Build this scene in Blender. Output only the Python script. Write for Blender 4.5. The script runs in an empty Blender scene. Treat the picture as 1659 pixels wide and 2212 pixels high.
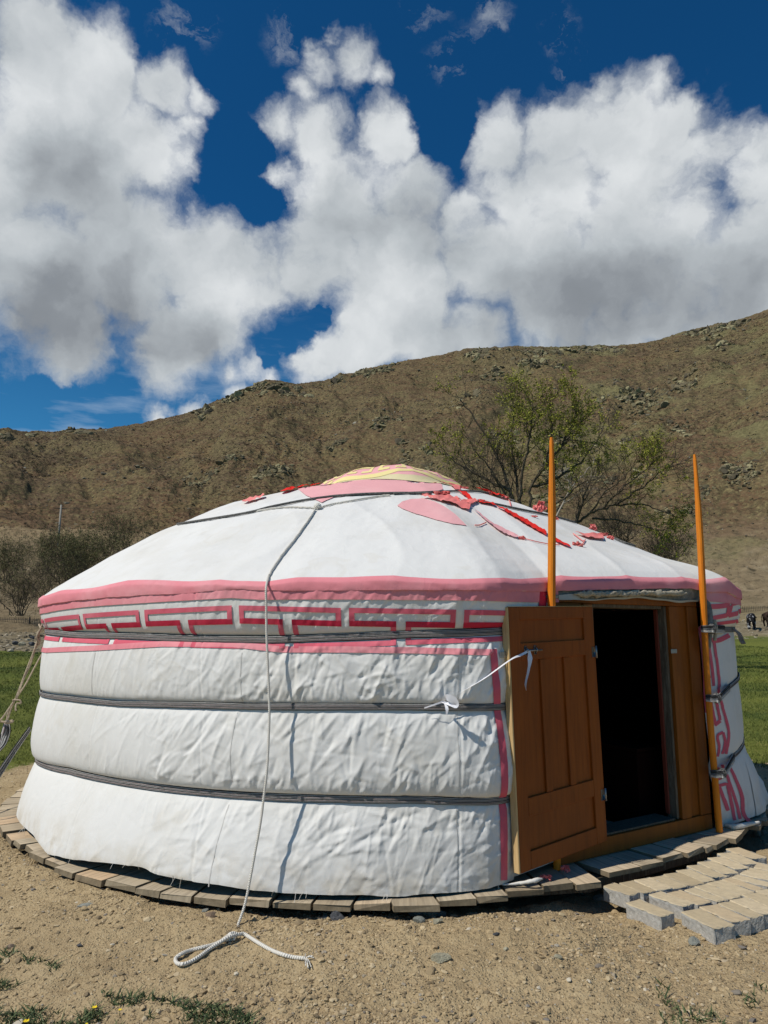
import bpy, math, random
import numpy as np
from mathutils import Vector, geometry
rng = np.random.default_rng(7); random.seed(7)
C_ = bpy.context.scene
R_ = math.radians

# ------------------------------------------------------------------ camera
FPX, PITCH, CX, CY, EYE = 1534.0, R_(9.65), 829.5, 1106.0, 1.37
cd = bpy.data.cameras.new('camera'); cam = bpy.data.objects.new('camera', cd)
C_.collection.objects.link(cam); C_.camera = cam
cam.location = (0, 0, EYE); cam.rotation_euler = (math.pi/2+PITCH, 0, 0)
cd.sensor_fit = 'VERTICAL'; cd.sensor_height = 36; cd.lens = 36*FPX/2212
cd.clip_start = .05; cd.clip_end = 3000

# ------------------------------------------------------------------ light
SUN_AZ, SUN_EL = R_(-58.5), R_(52)            # azimuth measured from the -Y direction towards +X
tosun = Vector((math.sin(SUN_AZ)*math.cos(SUN_EL), -math.cos(SUN_AZ)*math.cos(SUN_EL), math.sin(SUN_EL)))
sl = bpy.data.lights.new('sun', 'SUN'); sl.energy = 3.75; sl.angle = R_(.5); sl.color = (1, .95, .86)
so = bpy.data.objects.new('sun', sl); C_.collection.objects.link(so)
so.rotation_euler = tosun.to_track_quat('Z', 'Y').to_euler()
C_.view_settings.view_transform = 'Standard'; C_.view_settings.look = 'None'
C_.view_settings.exposure = 0; C_.view_settings.gamma = 1

cT, sT = math.cos(PITCH), math.sin(PITCH)
def ray(x, y):
    u = (x-CX)/FPX; v = (CY-y)/FPX
    return np.array([u, cT-v*sT, sT+v*cT])
O3 = np.array([0, 0, EYE])
def atz(x, y, z):
    r = ray(x, y); return O3+r*(z-EYE)/r[2]
def aty(x, y, Y):
    r = ray(x, y); return O3+r*Y/r[1]
def cv(ox, oy, sc): return lambda x, y: ((ox+x/sc)*1659/3024, (oy+y/sc)*1659/3024)

# ------------------------------------------------------------------ node helper
class NT:
    def __init__(s, tree): s.t = tree; s.n = tree.nodes; s.l = tree.links
    def new(s, ty, **kw):
        n = s.n.new(ty)
        for k, v in kw.items(): setattr(n, k, v)
        return n
    def set(s, sock, v):
        if isinstance(v, bpy.types.NodeSocket): s.l.new(v, sock)
        elif v is not None: sock.default_value = v
    def math(s, op, a, b=None, c=None, clamp=False):
        n = s.new('ShaderNodeMath', operation=op); n.use_clamp = clamp
        s.set(n.inputs[0], a); s.set(n.inputs[1], b)
        if c is not None: s.set(n.inputs[2], c)
        return n.outputs[0]
    def vmath(s, op, a, b=None, out=0):
        n = s.new('ShaderNodeVectorMath', operation=op)
        s.set(n.inputs[0], a)
        if b is not None: s.set(n.inputs[1], b)
        return n.outputs[out]
    def noise(s, vec, scale, detail=4, rough=.55, dist=0, out='Fac'):
        n = s.new('ShaderNodeTexNoise'); n.inputs['Scale'].default_value = scale
        n.inputs['Detail'].default_value = detail; n.inputs['Roughness'].default_value = rough
        n.inputs['Distortion'].default_value = dist
        if vec is not None: s.l.new(vec, n.inputs['Vector'])
        return n.outputs[out]
    def voro(s, vec, scale, feature='F1', out='Distance', rnd=1):
        n = s.new('ShaderNodeTexVoronoi', feature=feature); n.inputs['Scale'].default_value = scale
        n.inputs['Randomness'].default_value = rnd
        s.l.new(vec, n.inputs['Vector']); return n.outputs[out]
    def ramp(s, fac, stops, interp='LINEAR'):
        n = s.new('ShaderNodeValToRGB'); cr = n.color_ramp; cr.interpolation = interp
        while len(cr.elements) < len(stops): cr.elements.new(.5)
        for e, (p, c) in zip(cr.elements, stops):
            e.position = p; e.color = tuple(c)+(1,) if len(c) == 3 else c
        s.set(n.inputs[0], fac); return n.outputs[0]
    def maprange(s, v, a, b, c=0, d=1, smooth=False):
        n = s.new('ShaderNodeMapRange'); n.clamp = True
        if smooth: n.interpolation_type = 'SMOOTHSTEP'
        s.set(n.inputs[0], v)
        for i, q in enumerate((a, b, c, d)): s.set(n.inputs[i+1], q)
        return n.outputs[0]
    def mix(s, f, a, b, mode='MIX'):
        n = s.new('ShaderNodeMix', data_type='RGBA', blend_type=mode)
        s.set(n.inputs[0], f)
        for k, v in ((6, a), (7, b)):
            if isinstance(v, (tuple, list)): v = tuple(v)+(1,) if len(v) == 3 else v
            s.set(n.inputs[k], v)
        return n.outputs[2]
    def mapping(s, vec, scale=(1, 1, 1), rot=(0, 0, 0), loc=(0, 0, 0)):
        n = s.new('ShaderNodeMapping'); n.inputs['Scale'].default_value = scale
        n.inputs['Rotation'].default_value = rot; n.inputs['Location'].default_value = loc
        s.l.new(vec, n.inputs[0]); return n.outputs[0]
    def bump(s, h, dist, strength=1, normal=None):
        n = s.new('ShaderNodeBump'); n.inputs['Distance'].default_value = dist
        n.inputs['Strength'].default_value = strength; s.l.new(h, n.inputs['Height'])
        if normal is not None: s.l.new(normal, n.inputs['Normal'])
        return n.outputs[0]

def mat(name, build=None, color=(.5, .5, .5), rough=.8, spec=.3, metal=0):
    m = bpy.data.materials.new(name); m.use_nodes = True
    t = NT(m.node_tree); b = t.n['Principled BSDF']
    b.inputs['Base Color'].default_value = tuple(color)+(1,)
    b.inputs['Roughness'].default_value = rough; b.inputs['Specular IOR Level'].default_value = spec
    b.inputs['Metallic'].default_value = metal
    if build:
        co = t.new('ShaderNodeTexCoord').outputs['Object']
        r = build(t, co)
        if r.get('color') is not None: t.set(b.inputs['Base Color'], r['color'])
        if r.get('rough') is not None: t.set(b.inputs['Roughness'], r['rough'])
        if r.get('normal') is not None: t.l.new(r['normal'], b.inputs['Normal'])
    return m

# ------------------------------------------------------------------ world: sky and clouds
w = bpy.data.worlds.new('World'); C_.world = w; w.use_nodes = True
T = NT(w.node_tree); T.n.clear()
out = T.new('ShaderNodeOutputWorld'); geo = T.new('ShaderNodeTexCoord').outputs['Generated']
sky = T.new('ShaderNodeTexSky', sky_type='NISHITA'); sky.sun_disc = False
sky.sun_elevation = SUN_EL; sky.sun_rotation = math.pi-SUN_AZ
sky.altitude = 1800; sky.air_density = 1.0; sky.dust_density = .2; sky.ozone_density = 3.0
sepz = T.new('ShaderNodeSeparateXYZ'); T.l.new(geo, sepz.inputs[0])
SKY_TINT = (.10, .60, .92)
tint = T.mix(T.maprange(sepz.outputs[2], .20, .52, 0, 1, True), (.30, .92, 1.12), SKY_TINT)
skyc = T.mix(1.0, sky.outputs[0], tint, 'MULTIPLY')
bg1 = T.new('ShaderNodeBackground'); bg1.inputs[1].default_value = .085
T.l.new(skyc, bg1.inputs[0])
nwarp = T.noise(geo, 6.0, 6, .62, 0, 'Color')
wv = T.vmath('ADD', geo, T.vmath('MULTIPLY', T.vmath('SUBTRACT', nwarp, (.5, .5, .5)), (.085, .085, .085)))
wv = T.vmath('ADD', wv, T.vmath('MULTIPLY', T.vmath('SUBTRACT', T.noise(geo, 22.0, 5, .62, 0, 'Color'), (.5, .5, .5)), (.030, .030, .030)))
blobs = [(60,110,150),(215,160,130),(110,330,240),(300,330,150),(350,190,95),(430,200,60),(400,260,60),(60,580,230),(280,560,210),
 (450,560,150),(150,720,120),(390,730,140),(560,600,140),(-100,400,300),(470,690,130),(560,790,55),(380,350,75),
 (700,130,72),(670,185,62),(775,125,75),(740,70,45),(610,255,66),(700,290,100),(850,285,90),(600,355,58),(740,400,150),(900,410,130),(860,560,200),
 (700,540,130),(900,690,130),(660,590,90),(700,500,100),(1010,720,100),(930,740,80),(800,720,100),
 (1090,300,95),(1200,290,110),(1330,290,120),(1440,280,95),(1530,340,120),(1640,380,130),(1180,430,190),(1420,450,230),(1650,560,190),
 (1060,560,170),(1200,660,150),(1400,650,150),(1600,650,110),(1800,500,200),(1010,470,90),(1275,650,210),(1510,620,210),(1150,560,190),(1340,720,140),(1600,700,120),(820,640,130),
 (1290,190,50),(1400,185,62),(1500,235,42),(700,90,52),(830,150,40),
 (440,890,55),(350,900,46),(520,850,52),(690,775,85),(760,760,80),(600,820,60),(500,800,70),(655,55,30)]
fld = None
for i, (x, y, r) in enumerate(blobs):
    r *= 1.1
    c = ray(x, y); c /= np.linalg.norm(c); e = ray(x+r*.7, y+r*.7); e /= np.linalg.norm(e)
    dist = T.vmath('DISTANCE', wv, tuple(c), out=1)
    k = T.math('MULTIPLY_ADD', dist, -1/float(np.linalg.norm(c-e)), 1.0)
    if r < 83: k = T.math('MULTIPLY_ADD', k, .62, -.10 if (y < 65 or x == 990 or (x > 1200 and y < 240)) else -.02)
    fld = k if fld is None else T.math('SMOOTH_MAX', fld, k, .10)
fld = T.math('SUBTRACT', T.math('MINIMUM', fld, .66), .06)
hole = None
for (x, y, r) in [(560,425,62),(530,300,62),(500,360,60),(960,250,85),(650,730,40),(600,765,28),(690,690,24),(500,120,80),(950,140,55),(80,850,60),(150,870,60),(240,880,48)]:
    c = ray(x, y); c /= np.linalg.norm(c); e = ray(x+r, y); e /= np.linalg.norm(e)
    k = T.math('MULTIPLY_ADD', T.vmath('DISTANCE', wv, tuple(c), out=1), -1/float(np.linalg.norm(c-e)), 1.0)
    hole = k if hole is None else T.math('MAXIMUM', hole, k)
hole = T.math('MAXIMUM', hole, 0.0)
fld = T.math('SUBTRACT', fld, T.math('MULTIPLY', hole, .75))
# broken cloud added out of view for neutral fill, behind and beside the camera
away = T.maprange(T.vmath('DOT_PRODUCT', geo, tuple(ray(829, 700)/np.linalg.norm(ray(829, 700))), out=1), .72, .45, 0, 1)
gen = T.math('MULTIPLY', T.maprange(T.noise(wv, 1.7, 3, .5), .38, .54, -.30, .60), away)
fld = T.math('ADD', fld, gen)
n1 = T.noise(wv, 7.0, 9, .60)
m1 = T.noise(wv, 5.0, 5, .46)
n2 = T.noise(T.vmath('ADD', wv, tuple(v*.032 for v in tosun)), 5.0, 5, .46)
dens = T.math('ADD', fld, T.math('MULTIPLY', T.math('SUBTRACT', n1, .5), 1.55))
alpha = T.maprange(dens, .0, .50, 0, 1, True)
relief = T.math('ADD', T.math('MULTIPLY', T.math('SUBTRACT', m1, n2), 1.35), T.math('MULTIPLY', T.math('SUBTRACT', n1, m1), .32))
# grey undersides of the big cloud masses
dark = None
for (x, y, r, wt) in [(170,390,210,.9),(40,330,120,.5),(250,700,240,1.0),(450,740,130,.6),(60,680,160,.7),(930,480,160,.75),(760,470,130,.4),(1180,640,190,.8),(1350,700,200,.9),(1570,620,230,.9),(1400,560,150,.5)]:
    c = ray(x, y); c /= np.linalg.norm(c); e = ray(x+r*.7, y+r*.7); e /= np.linalg.norm(e)
    k = T.math('MULTIPLY', T.maprange(T.vmath('DISTANCE', wv, tuple(c), out=1), float(np.linalg.norm(c-e)), 0.0, 0, 1, True), wt)
    dark = k if dark is None else T.math('ADD', dark, k)
dark = T.math('MINIMUM', dark, 1.1)
soft = T.noise(wv, 4.0, 4, .5)
br = T.math('ADD', .74, relief)
br = T.math('SUBTRACT', br, T.math('MULTIPLY', dark, .31))
br = T.math('ADD', br, T.math('MULTIPLY', T.math('SUBTRACT', soft, .5), .24))
wis = T.math('MULTIPLY', T.maprange(T.noise(T.mapping(wv, (1, 1, 1.6)), 9, 9, .68, .4), .53, .78), .75)
wm = None
for (x, y, r) in [(990,130,75),(1050,50,55),(640,60,70),(920,15,60),(1270,175,120),(1390,160,60),(1500,225,70),(1210,50,70),(1560,250,60),(390,50,90)]:
    c = ray(x, y); c /= np.linalg.norm(c); e = ray(x+r, y); e /= np.linalg.norm(e)
    k = T.maprange(T.vmath('DISTANCE', wv, tuple(c), out=1), float(np.linalg.norm(c-e)), float(np.linalg.norm(c-e))*.3, 0, 1, True)
    wm = k if wm is None else T.math('MAXIMUM', wm, k)
alpha = T.math('MAXIMUM', alpha, T.math('MULTIPLY', wis, wm))
ccol = T.ramp(br, [(0, (.20, .22, .245)), (.35, (.27, .295, .325)), (.62, (.50, .54, .57)), (.85, (.74, .77, .79)), (1, (.86, .88, .89))])
bg2 = T.new('ShaderNodeBackground'); T.l.new(ccol, bg2.inputs[0]); bg2.inputs[1].default_value = .95
# thin high veil low in the left of the sky
veil = T.maprange(T.noise(T.mapping(geo, (3, 3, 14)), 2.2, 5, .6), .50, .78, 0, .55)
veil = T.math('MULTIPLY', veil, T.maprange(sepz.outputs[2], .45, .28))
ms = T.new('ShaderNodeMixShader'); bv = T.new('ShaderNodeBackground'); bv.inputs[0].default_value = (.5, .6, .72, 1)
T.l.new(veil, ms.inputs[0]); T.l.new(bg1.outputs[0], ms.inputs[1]); T.l.new(bv.outputs[0], ms.inputs[2])
ms2 = T.new('ShaderNodeMixShader'); T.l.new(alpha, ms2.inputs[0]); T.l.new(ms.outputs[0], ms2.inputs[1]); T.l.new(bg2.outputs[0], ms2.inputs[2])
T.l.new(ms2.outputs[0], out.inputs[0])

# ------------------------------------------------------------------ numpy noise
def _h(i, j, s):
    n = (i.astype(np.int64)*374761393 + j.astype(np.int64)*668265263 + s*1274126177) & 0x7fffffff
    n = ((n ^ (n >> 13))*1103515245+12345) & 0x7fffffff
    n = ((n ^ (n >> 16))*69069+1) & 0x7fffffff
    return (n % 65536)/65535.0
def vn(x, y, s=0):
    x = np.asarray(x, float); y = np.asarray(y, float); x, y = np.broadcast_arrays(x, y)
    i = np.floor(x); j = np.floor(y); u = x-i; v = y-j
    u = u*u*u*(u*(u*6-15)+10); v = v*v*v*(v*(v*6-15)+10)
    a, b, c, d = _h(i, j, s), _h(i+1, j, s), _h(i, j+1, s), _h(i+1, j+1, s)
    return a+(b-a)*u+(c-a)*v+(a-b-c+d)*u*v
def fbm(x, y, o=4, s=0, g=.5):
    r = 0; a = 1; t = 0
    for k in range(o):
        r = r+a*vn(x*2**k+k*17.3, y*2**k-k*9.1, s+k*31); t += a; a *= g
    return r/t
def ridge(x, y, s=0, p=2):
    return (1-np.abs(2*vn(x, y, s)-1))**p
def sst(a, b, x):
    t = np.clip((np.asarray(x, float)-a)/(b-a), 0, 1); return t*t*(3-2*t)

# ------------------------------------------------------------------ mesh helpers
WO = {}
def mk(name, V, F, m, parent=None, smooth=True, uv=None, face_mat=None):
    """one mesh object from vertex array V (world coordinates) and a list of face arrays"""
    V = np.asarray(V, float).reshape(-1, 3)
    org = WO[parent.name] if parent is not None else np.zeros(3)
    me = bpy.data.meshes.new(name)
    if not isinstance(F, (list, tuple)): F = [F]
    F = [np.asarray(f, np.int32) for f in F if len(f)]
    nl = sum(f.size for f in F); nf = sum(len(f) for f in F)
    me.vertices.add(len(V)); me.vertices.foreach_set('co', (V-org).ravel())
    me.loops.add(nl); me.polygons.add(nf)
    li = np.concatenate([f.ravel() for f in F]); me.loops.foreach_set('vertex_index', li)
    tot = np.concatenate([np.full(len(f), f.shape[1], np.int32) for f in F])
    st = np.concatenate([[0], np.cumsum(tot)[:-1]]).astype(np.int32)
    me.polygons.foreach_set('loop_start', st); me.polygons.foreach_set('loop_total', tot)
    ms_ = m if isinstance(m, (list, tuple)) else [m]
    for q in ms_: me.materials.append(q)
    if face_mat is not None: me.polygons.foreach_set('material_index', np.asarray(face_mat, np.int32))
    me.polygons.foreach_set('use_smooth', np.full(nf, smooth))
    if uv is not None:
        l = me.uv_layers.new(name='UVMap'); l.data.foreach_set('uv', np.asarray(uv, float)[li].ravel())
    me.update(calc_edges=True); me.validate()
    o = bpy.data.objects.new(name, me); C_.collection.objects.link(o)
    if parent is not None: o.parent = parent
    WO[o.name] = org
    return o
def tag(o, label=None, cat=None, group=None, kind=None):
    if label: o['label'] = label
    if cat: o['category'] = cat
    if group: o['group'] = group
    if kind: o['kind'] = kind
    return o
def thing(name, loc, label, cat, group=None):
    o = bpy.data.objects.new(name, None); C_.collection.objects.link(o); o.location = loc
    o.empty_display_size = .1
    WO[o.name] = np.array(loc, float); return tag(o, label, cat, group)

def gridF(nr, nc, closed=False):
    i = np.arange(nr-1)[:, None]; j = np.arange(nc if closed else nc-1)[None, :]; j2 = (j+1) % nc
    a = i*nc+j; b = i*nc+j2; c = (i+1)*nc+j2; d = (i+1)*nc+j
    return np.stack([a, b, c, d], -1).reshape(-1, 4)
class MB:
    def __init__(s): s.V = []; s.F4 = []; s.F3 = []; s.n = 0; s.UV = []
    def add(s, V, F4=None, F3=None, uv=None):
        V = np.asarray(V, float).reshape(-1, 3)
        if F4 is not None and len(F4): s.F4.append(np.asarray(F4)+s.n)
        if F3 is not None and len(F3): s.F3.append(np.asarray(F3)+s.n)
        s.V.append(V); s.n += len(V)
        s.UV.append(np.asarray(uv, float) if uv is not None else np.zeros((len(V), 2)))
    def box(s, o, ex, ey, ez, bev=0):
        """oriented box: corner-centred at o with half vectors ex,ey,ez"""
        o, ex, ey, ez = [np.asarray(q, float) for q in (o, ex, ey, ez)]
        if bev <= 0:
            V = [o+a*ex+b*ey+c*ez for c in (-1, 1) for b in (-1, 1) for a in (-1, 1)]
            F = [(0, 2, 3, 1), (4, 5, 7, 6), (0, 1, 5, 4), (2, 6, 7, 3), (0, 4, 6, 2), (1, 3, 7, 5)]
            s.add(V, F); return
        lx, ly, lz = [np.linalg.norm(q) for q in (ex, ey, ez)]
        fx, fy, fz = 1-bev/lx, 1-bev/ly, 1-bev/lz
        V = []; ix = {}
        for c in (-1, 1):
            for b in (-1, 1):
                for a in (-1, 1):
                    for ax, f in enumerate(((1, fy, fz), (fx, 1, fz), (fx, fy, 1))):
                        ix[(a, b, c, ax)] = len(V); V.append(o+a*f[0]*ex+b*f[1]*ey+c*f[2]*ez)
        F = []; G = []
        for sg in (-1, 1):
            for ax, cyc in ((0, [(sg, -1, -1), (sg, 1, -1), (sg, 1, 1), (sg, -1, 1)]), (1, [(-1, sg, -1), (-1, sg, 1), (1, sg, 1), (1, sg, -1)]), (2, [(-1, -1, sg), (1, -1, sg), (1, 1, sg), (-1, 1, sg)])):
                q = [ix[k+(ax,)] for k in cyc]
                F.append(q if sg > 0 else q[::-1])
        for a in (-1, 1):
            for b in (-1, 1):
                F.append([ix[(a, b, -1, 0)], ix[(a, b, 1, 0)], ix[(a, b, 1, 1)], ix[(a, b, -1, 1)]][::a*b])
                F.append([ix[(a, -1, b, 0)], ix[(a, 1, b, 0)], ix[(a, 1, b, 2)], ix[(a, -1, b, 2)]][::-a*b])
                F.append([ix[(-1, a, b, 1)], ix[(1, a, b, 1)], ix[(1, a, b, 2)], ix[(-1, a, b, 2)]][::a*b])
                for c in (-1, 1): G.append([ix[(a, b, c, 0)], ix[(a, b, c, 1)], ix[(a, b, c, 2)]][::a*b*c])
        s.add(V, F, G)
    def tube(s, P, r, n=6, caps=True):
        P = np.asarray(P, float); N = len(P); r = np.broadcast_to(np.asarray(r, float), (N,))
        Tn = np.gradient(P, axis=0); Tn /= np.linalg.norm(Tn, axis=1)[:, None]+1e-12
        a = np.array([0, 0, 1.]) if abs(Tn[0][2]) < .9 else np.array([1., 0, 0])
        V = []; up = np.cross(np.cross(Tn[0], a), Tn[0])
        for k in range(N):
            up = up-Tn[k]*(up@Tn[k]); up /= np.linalg.norm(up)+1e-12; si = np.cross(Tn[k], up)
            th = np.arange(n)*2*math.pi/n
            V.append(P[k]+r[k]*(np.cos(th)[:, None]*up+np.sin(th)[:, None]*si))
        L = np.concatenate([[0], np.cumsum(np.linalg.norm(np.diff(P, axis=0), axis=1))])
        uv = np.stack([np.repeat(L, n), np.tile(np.arange(n)/n, N)], 1)
        V = np.concatenate(V); F = gridF(N, n, True)
        if caps:
            V = np.concatenate([V, P[:1], P[-1:]]); uv = np.concatenate([uv, [[0, 0], [L[-1], 0]]])
            k = np.arange(n); c0 = N*n
            F3 = np.concatenate([np.stack([np.full(n, c0), (k+1) % n, k], 1), np.stack([np.full(n, c0+1), (N-1)*n+k, (N-1)*n+(k+1) % n], 1)])
            s.add(V, F, F3, uv)
        else: s.add(V, F, None, uv)
    def build(s, name, m, parent=None, smooth=True):
        F = []
        if s.F4: F.append(np.concatenate(s.F4))
        if s.F3: F.append(np.concatenate(s.F3))
        return mk(name, np.concatenate(s.V), F, m, parent, smooth, uv=np.concatenate(s.UV))
def spline(P, k=8):
    """Catmull-Rom through points"""
    P = np.asarray(P, float); Q = np.concatenate([2*P[:1]-P[1:2], P, 2*P[-1:]-P[-2:-1]]); o = []
    t = np.arange(k)/k
    for i in range(1, len(Q)-2):
        a, b, c, d = Q[i-1], Q[i], Q[i+1], Q[i+2]; tt = t[:, None]
        o.append(.5*((2*b)+(-a+c)*tt+(2*a-5*b+4*c-d)*tt**2+(-a+3*b-3*c+d)*tt**3))
    return np.concatenate(o+[P[-1:]])

# ------------------------------------------------------------------ terrain height
sky_x = np.array([-900,-400,-100,0,40,120,200,300,400,450,520,580,640,700,740,800,870,960,1010,1100,1200,1330,1400,1480,1560,1620,1659,1800,2100,2700], float)
sky_y = np.array([960,900,925,930,936,933,930,915,893,876,845,822,830,822,811,795,780,765,754,750,750,745,740,715,700,685,668,650,620,640], float)
_az = []; _el = []
for x, y in zip(sky_x, sky_y):
    r = ray(x, y); _az.append(math.atan2(r[0], r[1])); _el.append(math.atan2(r[2], math.hypot(r[0], r[1])))
_az = np.array(_az); _el = np.array(_el)
def base_h(x, y):
    d = np.hypot(x, y); az = np.arctan2(x, y)
    rt = sst(-.1, .5, az)
    z = .026*np.maximum(d-12, 0)+sst(50, 64, d)*.95*rt
    z = np.where(y < 0, z*.3, z)
    return z
def flat_h(x, y):
    """ground near and mid: gentle slope with small bumps"""
    z = base_h(x, y); d = np.hypot(x, y)
    z = z+(fbm(x*.5, y*.5, 3, 5)-.5)*.30*sst(9, 25, d)
    z = z+(fbm(x*1.3, y*1.3, 3, 8)-.5)*.05*sst(2.5, 5, d)*(1-sst(3.6, 3.2, np.hypot(x-.0, y-6.5))*.8)
    return z
D0 = 62.0; DR = 300.0
spots = [(590,838,34,3.5),(640,845,30,2),(815,905,40,4),(715,965,26,3),(420,1030,50,4),(590,1020,50,3),(1120,780,70,3),(735,815,14,4),(1560,1030,40,3),(1050,765,40,2),(530,850,40,3),(1480,1110,40,2),(460,880,36,2),(1180,790,40,3),(900,960,40,2),(1420,850,60,2),(1350,870,50,2),(1600,720,50,2.5),(20,940,30,3),(170,935,30,2)]
def hill_h(az, d):
    elr = np.interp(az, _az, _el)*1.0
    e1 = R_(7.3)+R_(.6)*sst(-.3, .5, az)
    z0 = base_h(D0*np.sin(az), D0*np.cos(az))
    z1 = EYE+112*np.tan(e1); zr = EYE+DR*np.tan(elr)
    t1 = np.clip((d-D0)/(112-D0), 0, 1)
    t2 = np.clip((d-126)/(DR-126), 0, 1)
    z = z0+(z1-z0)*(t1**1.25)
    z = np.where(d > 126, z1+(zr-z1)*(t2**.95), z)
    z = np.where(d > DR, zr-(d-DR)*.35, z)
    x, y = d*np.sin(az), d*np.cos(az)
    w_ = sst(66, 90, d)
    n = (fbm(x*.05, y*.05, 4, 2)-.5)*6*sst(80, 180, d)*(1-.85*sst(250, 298, d))
    gul = (fbm(az*11+(fbm(x*.02, y*.02, 2, 3)-.5)*2.2, d*.012, 4, 4)-.5)*15*sst(115, 190, d)*(1-sst(235, 297, d))
    m2 = sst(.50, .72, fbm(x*.045+3, y*.045, 3, 44))*sst(120, 150, d)
    rock = (fbm(x*.12, y*.12, 3, 9)*1.2+.6*ridge(x*.45, y*.38, 11, 1)-.7)*m2*1.9*(1-.5*sst(285, 299, d))
    lft = sst(.05, -.15, az)
    bank = (sst(118, 114.5, d)*0+sst(112, 116, d)*(1-sst(126, 131, d)))*1.2*lft*(ridge(az*60, d*.04, 71, 1)*.6+.5)
    small = ((fbm(x*.45, y*.45, 3, 21)-.5)*.9+(fbm(x*1.3, y*1.3, 2, 23)-.5)*.5)*w_
    return z+n+gul+rock+bank+small
def spot_add(az, d, z):
    el = np.arctan2(z-EYE, d)
    for (x, y, r, h) in spots:
        q = ray(x, y); a0 = math.atan2(q[0], q[1]); e0 = math.atan2(q[2], math.hypot(q[0], q[1])); rr = r/FPX*.95
        e0 = min(e0, float(np.interp(a0, _az, _el))-.002)
        g = np.exp(-(((az-a0)/rr)**2+((el-e0)/(rr*.55))**2)*1.3)
        X, Y = d*np.sin(az), d*np.cos(az)
        z = z+g*h*.42*(fbm(X*.10, Y*.10, 3, 61)*1.6+.9*ridge(X*.38, Y*.30, 62, 1)+.35*ridge(X*.9, Y*.8, 63, 1)-.8)
    return z

# ------------------------------------------------------------------ materials: land
def m_dirt(t, co):
    sep = t.new('ShaderNodeSeparateXYZ'); t.l.new(co, sep.inputs[0]); X, Y = sep.outputs[0], sep.outputs[1]
    n = t.noise(co, 3.0, 6, .6); f = t.noise(co, 60, 5, .65); v = t.voro(co, 95, out='Color'); vd = t.voro(co, 95)
    dirt = t.ramp(n, [(.3, (.31, .226, .122)), (.5, (.42, .315, .175)), (.7, (.49, .38, .22))])
    dirt = t.mix(.35, dirt, t.ramp(f, [(.3, (.22, .158, .085)), (.7, (.52, .41, .245))]))
    sv = t.new('ShaderNodeSeparateColor'); t.l.new(v, sv.inputs[0])
    peb = t.ramp(sv.outputs[0], [(0, (.24, .175, .10)), (.5, (.40, .30, .170)), (.9, (.50, .395, .24)), (1, (.56, .48, .34))])
    dirt = t.mix(t.math('MULTIPLY', t.maprange(vd, .45, .3), .55), dirt, peb)
    g1 = t.noise(co, .35, 4, .6); g2 = t.noise(co, 14, 5, .7)
    grass = t.ramp(g2, [(.3, (.045, .062, .012)), (.55, (.092, .118, .021)), (.75, (.15, .172, .036))])
    grass = t.mix(t.maprange(g1, .4, .62), grass, t.ramp(g2, [(.3, (.088, .105, .018)), (.7, (.19, .205, .045))]))
    rc = t.vmath('DISTANCE', t.mapping(co, (1, 1, 0)), (.07, 6.5, 0), out=1)
    edge = t.math('ADD', rc, t.math('MULTIPLY', t.math('SUBTRACT', t.noise(co, 2.2, 5, .7), .5), .9))
    gm = t.math('MULTIPLY', t.maprange(edge, 3.95, 4.2, 0, 1, True), t.maprange(Y, 4.6, 5.6, 0, 1, True))
    far = t.math('ADD', t.vmath('LENGTH', co, out=1), t.math('MULTIPLY', t.math('SUBTRACT', t.noise(co, .25, 4, .6), .5), 9))
    far = t.math('SUBTRACT', far, t.math('MAXIMUM', t.math('MULTIPLY', X, .72), 0.0))
    gm = t.math('MULTIPLY', gm, t.maprange(far, 36.5, 34.5, 0, 1, True))
    fd = t.ramp(t.noise(co, 1.4, 6, .7), [(.3, (.13, .105, .065)), (.5, (.20, .165, .10)), (.7, (.30, .26, .19))])
    base = t.mix(t.maprange(far, 33, 37, 0, 1), dirt, fd)
    col = t.mix(gm, base, grass)
    h = t.math('ADD', t.math('MULTIPLY', t.maprange(vd, .5, 0), .5), t.math('MULTIPLY', f, 1.0))
    return dict(color=col, normal=t.bump(h, .010, 1.0), rough=.95)
M_DIRT = mat('packed_dirt', m_dirt, spec=.15)
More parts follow.
